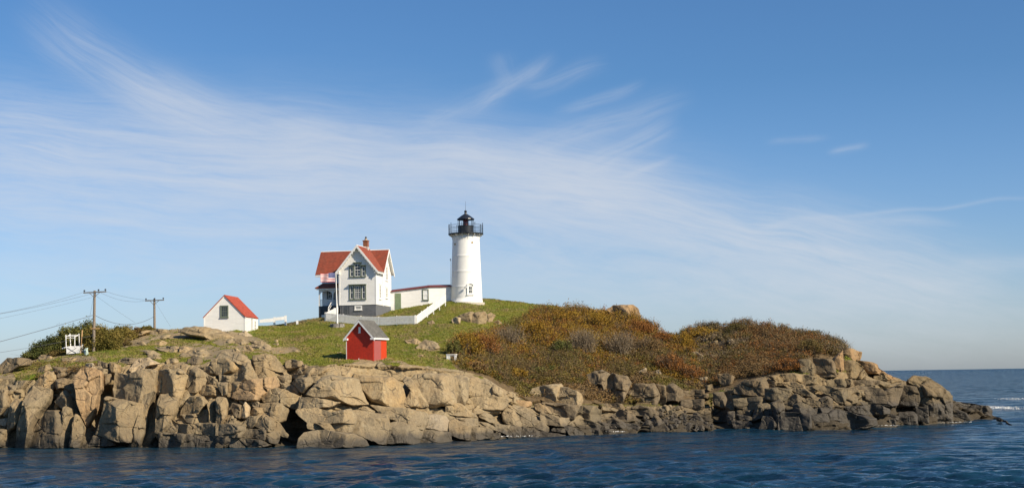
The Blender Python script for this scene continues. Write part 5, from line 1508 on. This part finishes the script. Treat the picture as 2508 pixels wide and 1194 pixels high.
G|1240,500 1400,490 1490,520 1480,560 1260,525|dark flat rock joining the long ledge to the bluff|m=rock_dark
H|675,400 860,408 1200,458 1600,518 1745,640 1705,768 1450,725 1230,665 1000,605 685,485|low dark tongue of rock reaching out to sea|m=rock_brown e=.8
H|672,622 880,598 1060,658 1210,870 1000,915 665,915|dark wet wedge of rock right of the seaward bluff|m=rock_dark e=.8 slf=.8
H|1475,600 1620,598 1768,742 1640,778 1415,725|rounded block at the outermost tip of the island|m=rock_brown e=.7
H|1830,872 1900,808 2005,852 1965,900|tiny rock awash beyond the island's tip|m=rock_dark
K|-10,610 70,552 200,540 330,545 480,580 600,640 662,672 560,755 430,745 330,692 100,655|large smooth pale rock dome in front of the white shed|p=3 k=.75 T=1.5 m=rock rough=.5 slf=.15 sr=.3 e=.5 push=-.9
K|565,722 650,678 790,700 832,752 760,775 640,772|grey rounded outcrop right of the pale rock dome|k=.8
K|768,792 840,768 890,800 912,855 790,845|low grey rock in the grass below the white shed's corner|
K|838,710 1000,718 1112,780 1115,852 1000,855 950,792 890,770|flat cracked outcrop in the grass right of the rock dome|k=.9
K|638,822 700,802 742,842 660,855|small stone in the grass before the flat cracked outcrop|name=stone
K|715,622 800,592 892,658 830,668 730,645|pinkish rock at the corner of the white shed|m=rock_pale k=.9
K|1148,710 1200,698 1205,742 1158,745|dark little stone in the lawn right of the white shed|name=stone
K|1138,752 1210,742 1205,778 1142,780|flat little stone just below the dark little stone|name=stone
K|1138,822 1230,830 1282,840 1150,855|flat bare slab in the lawn right of the flat cracked outcrop|name=stone
K|1368,830 1440,828 1442,848 1380,855|small flat stone in the middle of the lawn|name=stone
K|1908,858 1970,852 1962,878|small pale stone in the lawn left of the red shed|name=stone
K|-10,790 60,780 170,810 110,860 0,880|low smooth slab in the grass on the left slope|k=.9
L|1375,842 1600,828 1862,860 1700,915 1560,915 1440,872|broad flat tan slab on the grassy left slope|k=.95
L|1195,882 1370,878 1485,942 1400,965 1300,925|smooth slab lying in the grass below the utility poles|k=.9
L|1295,932 1400,928 1475,970 1465,1005 1308,965|grey slab beside the smooth slab on the left slope|k=.9
L|1518,1012 1560,978 1640,978 1685,1012 1640,1055 1540,1045|egg-shaped boulder lying in the grass above the cliff|p=2.2
L|1785,995 1850,958 1970,978 1975,1055 1860,1065 1778,1035|dark boulder with flat right side in the grass above the cliff|m=rock_brown e=.75
L|1685,945 1850,868 1995,870 2100,950 1995,980 1850,955 1745,965|long smooth slab above the dark boulder on the left slope|k=.95
L|935,745 1100,690 1300,638 1365,638 1250,692 1120,722 1050,765|sloping rock ridge right of the green bushes|k=.9
L|1325,742 1450,700 1595,688 1562,725 1400,765|flat ledge on the left rock ridge below the far pole|k=.9
L|1385,802 1480,758 1545,790 1500,835 1325,838|grey hump below the flat ledge on the rock ridge|
L|868,802 1000,778 1005,835 900,845|grey stone at the right foot of the green bushes|
L|1305,662 1420,618 1555,628 1555,675 1400,685|rock knob at the foot of the far utility pole|
L|1150,790 1250,770 1310,830 1190,840|low grey rock among grass on the left ridge|
L|0,935 130,928 145,995 0,1005 -40,970|grey slab under the left end of the green bushes|k=.9
L|245,985 380,958 475,982 420,1015 265,1015|flat pale rock below the white basket|k=.9
M|515,292 690,242 762,260 705,335 650,385 535,352|left rock of the outcrop on the lawn below the lighthouse|e=.7
M|688,332 770,258 900,248 935,290 915,405 820,415 698,405|middle rock of the lawn outcrop with a dark slot|e=.6
M|932,290 1020,258 1085,290 1052,332 1022,395 938,392|right rock of the lawn outcrop below the lighthouse|e=.4
M|395,342 450,308 522,320 512,385 428,405|small pale rock at the left of the lawn outcrop|m=rock_pale
M|1075,372 1150,348 1198,380 1160,415|low tan rock right of the lawn outcrop|
M|-5,372 70,348 105,390 20,405|low rock at the foot of the climbing picket fence|name=stone
Q|-40,118 10,82 80,78 150,80 190,110 212,195 180,225 100,215 60,165|rounded tan rock crowning the ridge above the russet thicket|m=rock_orange e=.6 p=3.5 T=1.4 k=.5
Q|-80,138 0,105 45,135 -30,158|flat pale rock left of the crowning ridge rock|m=rock_pale
Q|578,322 640,308 662,338 600,348|leftmost grey rock of the pile on the eastern hill|
Q|652,328 690,318 712,348 668,355|second grey rock of the pile on the eastern hill|
Q|698,316 770,303 778,332 708,338|top flat rock of the pile on the eastern hill|
Q|762,378 780,348 830,328 868,350 800,382|rounded brown-grey rock in the pile on the eastern hill|m=rock_brown
Q|835,345 870,323 908,345 880,372|rightmost pale rock of the pile on the eastern hill|m=rock_pale
Q|708,350 770,335 772,378 728,380|lower middle rock of the pile on the eastern hill|
P|1018,851 1040,831 1066,837 1078,851 1050,860|low tan rock in the lawn between red shed and orange bushes|k=.9
P|990,833 1020,828 1035,840 1005,846|dry-edged flat rock on the lawn uphill of the low tan rock|k=.9
P|1024,868 1036,867 1038,874 1026,875|small pale stone in the lawn left of the white table|name=stone
P|980,898 1000,897 1012,901 995,903|bright strip of bare stone right of the red shed|name=stone
"""
for n_, ln in enumerate([l for l in ROCKS.strip().splitlines()]):
    rg_, ptss, lab, opt = ln.split('|')
    ox_, oy_, sc_ = REG[rg_]
    if rg_ == 'M': ptss = ' '.join('%f,%f' % (740 + (float(a.split(',')[0]) - 740) * 1.12, 400 + (float(a.split(',')[1]) - 400) * 1.35) for a in ptss.split())
    pts = [(ox_ + float(a.split(',')[0]) / sc_, oy_ + float(a.split(',')[1]) / sc_) for a in ptss.split()]
    kw = {'k': .5} if rg_ in 'CD' else {}
    kw['grow'] = 1.15 if rg_ in 'ABCDEFG' else 1.04
    kw |= {'mat': 'rock_olive'} if (rg_ in 'FGH' or rg_ == 'E') else {}
    if rg_ in 'ABM': kw.setdefault('mat', 'rock_weathered')
    if rg_ == 'M': kw['grow'] = 1.3
    if rg_ in 'CD': kw['rough'] = .5 if rg_ == 'C' else .62; kw['p'] = 12
    if rg_ in 'CD': kw['slf'] = .25 + .3 * ((n_ * 37) % 10) / 10
    for o in opt.split():
        k_, v_ = o.split('=')
        kw[{'m': 'mat'}.get(k_, k_)] = v_ if k_ in ('m', 'name') else float(v_)
    if kw.get('name') == 'stone': kw['cat'] = 'stone'
    rock(pts, lab, seed=n_ * 7 + 3, **kw)
# cobbles of the little beach and loose stones, each its own
rgc = np.random.RandomState(12)
cob = np.array([(1575, 1010), (1612, 1000), (1640, 990), (1680, 1000), (1715, 1015), (1735, 1035), (1745, 1048), (1600, 1052), (1580, 1035)], float)
cnt = 0
while cnt < 70:
    x, y = rgc.uniform(1572, 1748), rgc.uniform(990, 1052)
    if not inpoly(np.array([x]), np.array([y]), cob)[0]: continue
    s_ = rgc.uniform(4, 9) * (1.2 if y > 1030 else 1); n_ = 9
    a_ = np.sort(rgc.uniform(0, 6.28, n_)); rad = s_ * rgc.uniform(.75, 1.15, n_)
    rock(np.stack([x + rad * np.cos(a_) * rgc.uniform(1, 1.4), y + rad * .8 * np.sin(a_)], 1), 'small rounded beach cobble among many others under the earth bank', 'cobble', 'stone', mat=['rock_brown', 'rock_olive', 'rock_brown', 'rock_dark', 'rock'][cnt % 5], p=2.6, seed=900 + cnt, group='cobbles of the small beach', push=.3)
    cnt += 1


# ------------------------------------------------------------------ shrubs, thickets and grass
class Leaves:
    """collects many small leaf faces and twigs"""
    def __init__(s): s.V, s.F, s.n = [], [], 0

    def quads(s, C, size, rg, upright=0.0, asp=1.6):
        n = len(C)
        a = rg.normal(size=(n, 3)); a[:, 2] = a[:, 2] * (1 - upright) + upright * 1.6; a /= np.linalg.norm(a, axis=1)[:, None]
        b_ = np.cross(a, rg.normal(size=(n, 3))); b_ /= np.linalg.norm(b_, axis=1)[:, None] + 1e-9
        sz = size * rg.uniform(.6, 1.4, n)[:, None]
        u, v = a * sz * asp * .5, b_ * sz * .5
        s.V.append(np.stack([C - u, C + v * .9, C + u, C - v * .9], 1).reshape(-1, 3)); s.F.append(s.n + np.arange(4 * n).reshape(n, 4)); s.n += 4 * n

    def twigs(s, A_, B_, w, rg):
        n = len(A_); d = B_ - A_; sd = np.cross(d, rg.normal(size=(n, 3))); sd /= np.linalg.norm(sd, axis=1)[:, None] + 1e-9
        w = np.broadcast_to(np.asarray(w, float), (n,))[:, None]
        s.V.append(np.stack([A_ - sd * w, A_ + sd * w, B_ + sd * w * .3, B_ - sd * w * .3], 1).reshape(-1, 3)); s.F.append(s.n + np.arange(4 * n).reshape(n, 4)); s.n += 4 * n

    def build(s, name, mat, parent=None, origin=(0, 0, 0)):
        return npmesh(name, np.concatenate(s.V) - np.array(origin), np.concatenate(s.F), mat, parent)


def crown(lv, c, rx, ry, h, n, size, rg, upright=0.0, clumps=18, low=.05, spread=.19):
    """leaf clumps through the volume of one shrub"""
    cl = rg.normal(size=(clumps, 3)); cl /= np.linalg.norm(cl, axis=1)[:, None]; cl *= rg.uniform(.35, .95, clumps)[:, None] ** .6
    cl[:, 2] = np.abs(cl[:, 2]) * .95 + low
    k = rg.randint(0, clumps, n)
    p = cl[k] + rg.normal(size=(n, 3)) * spread
    p[:, 2] = np.maximum(p[:, 2], .02)
    C = np.array(c) + p * np.array([rx, ry, h])
    lv.quads(C, size, rg, upright)


def sticks(lv, c, rx, ry, h, n, w, rg):
    a = np.array(c) + rg.normal(size=(n, 3)) * np.array([rx * .30, ry * .30, 0]); t_ = rg.normal(size=(n, 3)); t_[:, 2] = 0
    b_ = a + t_ * np.array([rx * .40, ry * .40, 0]) + np.stack([np.zeros(n), np.zeros(n), h * rg.uniform(.55, 1.12, n)], 1)
    lv.twigs(a, b_, w, rg)
    m = a + (b_ - a) * rg.uniform(.35, .8, n)[:, None]
    e_ = m + rg.normal(size=(n, 3)) * np.array([rx * .25, ry * .25, h * .15]) + np.array([0, 0, h * .22])
    lv.twigs(m, e_, w * .6, rg)


def shrub(px, py, wpx, h, leaf, label, stemmat='stem', n=2200, size=.13, upright=0.0, nst=60, group=None, name='shrub', seed=0, depth=None, lift=0.0):
    rg = np.random.RandomState(seed)
    p = foot(px, py); r = wpx / FPX * p.y / 2; ry = depth or r
    o = thing(name, label, 'shrub', p, 0, group)
    if n:
        lv = Leaves(); crown(lv, (0, 0, lift), r, ry, h, n, size, rg, upright, clumps=int(22 + r * 12), spread=.13); lv.build('foliage', leaf, o)
    s_ = Leaves(); sticks(s_, (0, 0, -.1), r, ry, h * (1.0 if nst > 150 else .72), nst, .022, rg); s_.build('stems', stemmat, o)
    return o


GB = 'green shrubs round the tall utility pole'
for i, a in enumerate((
        (92, 876, 70, 1.3, 'leaf_green', 'low outermost green shrub at the left end of the green thicket'),
        (122, 868, 90, 2.5, 'leaf_green', 'green shrub rising left behind the white basket'),
        (162, 858, 100, 3.6, 'leaf_green', 'dense dark green shrub directly behind the white basket'),
        (205, 852, 110, 4.1, 'leaf_green', 'large green shrub between the white basket and the tall pole'),
        (250, 858, 100, 4.0, 'leaf_olive', 'tallest olive-green shrub just right of the tall pole'),
        (272, 856, 60, 1.9, 'leaf_green', 'low bright green shrub right of the foot of the tall pole'),
        (296, 838, 80, 2.6, 'leaf_olive', 'olive shrub right of the tallest shrub, before the brownish ones'),
        (335, 824, 60, 1.5, 'leaf_dark', 'brownish shrub between the two utility poles'),
        (362, 812, 46, 1.1, 'leaf_olive', 'small olive shrub at the foot of the far utility pole'),
        (140, 871, 46, .8, 'leaf_dark', 'dark low shrub left behind the white basket'),
        (290, 848, 60, 1.6, 'leaf_dark', 'dark low shrub at the right foot of the green thicket'))):
    a = (*a[:3], a[3] * .64, *a[4:])
    shrub(*a, n=int(2500 + a[2] * a[3] * 60), size=.105, nst=70, group=GB, seed=60 + i)
# named shrubs that stand out of the autumn thicket
for i, (px, py, w, h, lf, lab, kw) in enumerate((
        (1140, 868, 85, 2.3, 'leaf_gold', 'rounded orange-gold shrub at the left end of the autumn thicket, by the white table', {}),
        (1112, 868, 45, 1.5, 'leaf_green', 'small green-yellow shrub directly behind the white table', {}),
        (1185, 868, 90, 2.3, 'leaf_russet', 'russet shrub just right of the orange-gold shrub', {}),
        (1245, 848, 85, 2.5, 'leaf_grey', 'bare grey-stemmed shrub right of the russet shrub', dict(n=700, nst=300, stemmat='grey_stem')),
        (1310, 835, 110, 2.6, 'leaf_gold', 'golden shrub in the middle of the thicket, left of the round grey shrub', {}),
        (1428, 862, 82, 2.6, 'leaf_grey', 'round bare grey shrub in the middle of the autumn thicket', dict(n=1700, nst=380, stemmat='grey_stem')),
        (1375, 862, 60, 1.5, 'leaf_green', 'dark green shrub left of the round grey shrub', {}),
        (1520, 868, 95, 2.8, 'leaf_grey', 'pale bare twiggy shrub right of the round grey shrub', dict(n=1400, nst=360, stemmat='grey_stem')),
        (1585, 862, 80, 1.8, 'leaf_brown', 'dark brown shrub right of the pale twiggy shrub', dict(nst=200)),
        (1450, 795, 110, 1.7, 'leaf_gold', 'golden orange shrub on the ridge below the crowning rock', {}),
        (1380, 790, 110, 1.6, 'leaf_gold', 'olive-gold shrub on the ridge right of the lighthouse lawn', {}),
        (1560, 815, 90, 1.7, 'leaf_russet', 'red-orange shrub right of the crowning ridge rock', {}),
        (1620, 838, 80, 1.4, 'leaf_russet', 'red-tinged shrub in the saddle between the two hills', {}),
        (1668, 850, 70, 1.9, 'leaf_gold', 'bright yellow shrub in the saddle, at the foot of the eastern hill', {}),
        (1720, 822, 80, 1.1, 'leaf_gold', 'low golden shrub on the crest of the eastern hill', {}),
        (1810, 810, 70, .9, 'leaf_dark', 'small dark shrub on the crest of the eastern hill', {}),
        (1640, 905, 90, 1.8, 'leaf_russet', 'rust-coloured twiggy shrub above the cobble beach', dict(nst=250)),
        (1690, 925, 70, 1.5, 'leaf_russet', 'rust-brown shrub overhanging the dark gully', dict(nst=250)),
        (1265, 930, 60, 1.3, 'leaf_gold', 'yellow shrub at the head of the inlet beside the long tan dome', {}),
        (1330, 915, 70, 1.0, 'leaf_green', 'low bright green shrub below the golden middle shrub', {}),
        (1160, 905, 60, .8, 'leaf_brown', 'low brown shrub below the orange-gold shrub, above the tan dome', {}),
        (1930, 905, 80, 1.2, 'leaf_russet', 'reddish shrub above the pale rounded boulder on the right shore', dict(nst=260)),
        (1985, 862, 70, 1.4, 'leaf_dark', 'dark green shrub above the square-faced dark block', {}))):
    kw = dict(kw); kw.setdefault('n', int(1600 + w * h * 20)); kw.setdefault('nst', 120)
    shrub(px, py, w, h, lf, lab, seed=200 + i, size=.095, upright=.35, **kw)


def mass(name, poly, spec, spacing, label, cat, seed, hmul=1.0):
    """ground cover one cannot count: leaf and twig clumps over an area of the slope"""
    rg = np.random.RandomState(seed); q = np.array(poly, float).reshape(-1, 2)
    x0, y0, x1, y1 = *q.min(0), *q.max(0)
    P_ = []
    n_try = int((x1 - x0) * (y1 - y0) / spacing)
    px = rg.uniform(x0, x1, n_try); py = rg.uniform(y0, y1, n_try)
    m = inpoly(px, py, q); px, py = px[m], py[m]
    Y = hit(px, py); P_ = unproj(px, py, Y)
    nz = fbm(P_[:, 0] * .22, P_[:, 1] * .14, 0 * px, 3, seed + 3)
    tall = np.clip(.5 + .75 * fbm(P_[:, 0] * .33 + 7, P_[:, 1] * .2, 0 * px, 3, seed + 8), 0, 1)
    tot_ = sum(s[0] for s in spec)
    for si, (wgt, leaf, h, n, size, nst, upr, stem) in enumerate(spec):
        pass
    edges = np.cumsum([s[0] for s in spec]) / tot_
    rank = np.argsort(np.argsort(nz + rg.normal(0, .18, len(nz)))) / max(1, len(nz))
    kind = np.searchsorted(edges, rank, side='right').clip(0, len(spec) - 1)
    for si, (wgt, leaf, h, n, size, nst, upr, stem) in enumerate(spec):
        lv, sk = Leaves(), Leaves(); idx = np.nonzero(kind == si)[0]
        for i in idx:
            hh = h * rg.uniform(.7, 1.25) * hmul * (.45 + 1.1 * tall[i]); r = rg.uniform(.7, 1.25) * min(1.3, .45 + h * .55); c = P_[i] - np.array([0, 0, .12])
            if n: crown(lv, c, r, r, hh, n, size, rg, upr, clumps=9)
            if nst: sticks(sk, c, r * 1.1, r * 1.1, hh * 1.05, nst, .017, rg)
        for L__, mat_ in ((lv, leaf), (sk, stem)):
            if L__.V:
                o = L__.build(name, mat_); o['kind'] = 'stuff'; tag(o, label[si] if isinstance(label, list) else label, cat)


mass('scrub', (1115, 838, 1180, 826, 1230, 806, 1280, 784, 1310, 766, 1420, 760, 1500, 770, 1580, 790, 1640, 828, 1690, 812, 1700, 850, 1690, 880, 1560, 850, 1400, 850, 1250, 850, 1180, 860, 1110, 862), (
    (.6, 'leaf_brown', .9, 100, .09, 14, .35, 'stem'), (1.9, 'leaf_gold', 1.1, 210, .09, 6, .35, 'stem'), (.9, 'leaf_russet', 1.05, 200, .09, 8, .35, 'stem'), (1.3, 'leaf_olive', .95, 190, .09, 4, .2, 'stem')), 26,
    'dense autumn thicket of gold, russet and bare brown scrub on the ridge', 'scrub', 31)
mass('scrub', (1110, 862, 1180, 860, 1250, 850, 1560, 850, 1700, 870, 1725, 925, 1700, 940, 1600, 905, 1500, 935, 1400, 940, 1290, 945, 1240, 945, 1180, 915, 1130, 905, 1115, 885), (
    (1.6, 'leaf_dark', .85, 150, .09, 8, .3, 'stem'), (.5, 'leaf_brown', 1.0, 110, .09, 14, .5, 'stem'), (1.8, 'leaf_olive', .75, 170, .09, 3, .2, 'stem'), (.5, 'leaf_russet', .8, 130, .09, 10, .4, 'stem'), (.9, 'leaf_gold', .8, 130, .09, 6, .3, 'stem')), 26,
    'tangled brown and grey scrub covering the lower slope above the shore rocks', 'scrub', 32)
mass('scrub', (1690, 810, 1740, 796, 1830, 793, 1900, 803, 1990, 815, 2040, 832, 2075, 855, 2060, 868, 2000, 862, 1960, 880, 1925, 905, 1880, 915, 1800, 925, 1760, 945, 1730, 930, 1715, 880, 1800, 850, 1780, 835, 1700, 830), (
    (1.2, 'leaf_brown', .75, 140, .085, 8, .45, 'stem'), (.9, 'leaf_russet', .75, 110, .085, 12, .5, 'stem'), (1.5, 'leaf_dark', .7, 150, .085, 6, .4, 'stem'), (.4, 'leaf_grey', .8, 40, .11, 18, .5, 'grey_stem')), 24,
    'low dark brown scrub covering the eastern hill', 'scrub', 33)
mass('scrub', (1260, 930, 1420, 930, 1520, 910, 1600, 915, 1720, 945, 1700, 965, 1600, 960, 1560, 985, 1480, 985, 1400, 970, 1290, 975, 1255, 965), (
    (1.2, 'leaf_brown', .55, 60, .11, 9, .4, 'stem'), (.7, 'leaf_olive', .5, 60, .11, 2, .2, 'stem')), 34,
    'sparse withered scrub clinging to the earth bank', 'scrub', 34)
mass('scrub', (1700, 828, 1800, 850, 1715, 880, 1690, 850), ((1, 'leaf_brown', .45, 40, .1, 12, .4, 'stem'), (1, 'leaf_olive', .4, 40, .1, 3, .2, 'stem')), 60,
     'thin low scrub round the rock pile of the eastern hollow', 'scrub', 35)
mass('scrub', (60, 884, 140, 882, 240, 880, 250, 900, 180, 910, 100, 925, 60, 905), ((1, 'leaf_brown', .3, 30, .1, 8, .4, 'stem'), (1, 'leaf_dark', .3, 40, .1, 2, .2, 'stem')), 60,
     'withered low growth on the cliff edge below the white basket', 'scrub', 36)

# grass: tufts scattered over everything green
rgg = np.random.RandomState(77)
cell = veg * (1 - soil) * ((Tg > 1.4) & (Tg < 4.3))[:, None]
area = np.abs(np.gradient(Xg, axis=1) * np.hypot(np.gradient(Yg, axis=0), np.gradient(Zg, axis=0)))
wgt = (cell * area).ravel(); cs = np.cumsum(wgt); N = 50000
ii = np.searchsorted(cs, rgg.uniform(0, cs[-1], N)).clip(0, wgt.size - 1)
B_ = np.stack([Xg, Yd, Zd], -1).reshape(-1, 3)[ii] + rgg.normal(0, .10, (N, 3)) * np.array([1, 1, 0])
dry = fbm(B_[:, 0] * .5, B_[:, 1] * .3, 0 * B_[:, 0], 4, 21) + rgg.normal(0, .15, N) > .26
for nm, sel, mt, hgt_ in (('grass', ~dry, 'grass_blade', .11), ('grass', dry, 'dry_grass', .15)):
    b0 = B_[sel]; lv = Leaves()
    for k in range(3):
        base = b0 + rgg.normal(0, .05, b0.shape) * np.array([1, 1, 0]) - np.array([0, 0, .03])
        tip = base + np.stack([rgg.normal(0, .08, len(b0)), rgg.normal(0, .08, len(b0)), rgg.uniform(.4, 1.2, len(b0)) * hgt_], 1)
        lv.twigs(base, tip, .035, rgg)
    o = lv.build(nm, mt); o['kind'] = 'stuff'; tag(o, 'short green grass of the island lawn' if mt == 'grass_blade' else 'dry straw-coloured grass tufts among the lawn and rocks', 'grass')

# foam where the swell breaks
rgf = np.random.RandomState(9)


def foam(px, py, w, h, n, label, size=.13, zt=.30):
    lv = Leaves(); Y0 = CAMZ * FPX / (py - hor(px)); c = unproj(np.array(px), np.array(py), np.array(Y0))
    ww = w / FPX * Y0; dd = h * Y0 * Y0 / (FPX * CAMZ)
    p = np.stack([rgf.normal(0, ww * .33, n), rgf.normal(0, dd * .33, n), rgf.uniform(.04, zt, n)], 1)
    lv.quads(p, size, rgf); o = lv.build('foam', 'white_paint'); o.location = (c[0], c[1], 0); o['kind'] = 'stuff'; tag(o, label, 'foam')


foam(2450, 999, 62, 5, 420, 'white foam of a wave breaking behind the island tip')
foam(2480, 977, 26, 2, 90, 'small whitecap out at sea right of the island')
foam(2457, 977, 10, 2, 40, 'tiny whitecap beside the larger one at sea')
for px_, py_, w_, n_, l_ in ((1690, 1050, 60, 60, 'thin broken foam along the foot of the cobble beach'), (1505, 1056, 50, 50, 'thin foam fleck at the low rocks left of the cobble beach'),
                             (1255, 1067, 70, 60, 'thin foam line at the mouth of the rocky inlet'), (2170, 1041, 60, 60, 'thin foam line by the balanced slab on the right shore'),
                             (2345, 1033, 50, 60, 'foam wash at the foot of the dark wedge near the tip')):
    foam(px_, py_, w_, 1.2, n_, l_, .065, .10)
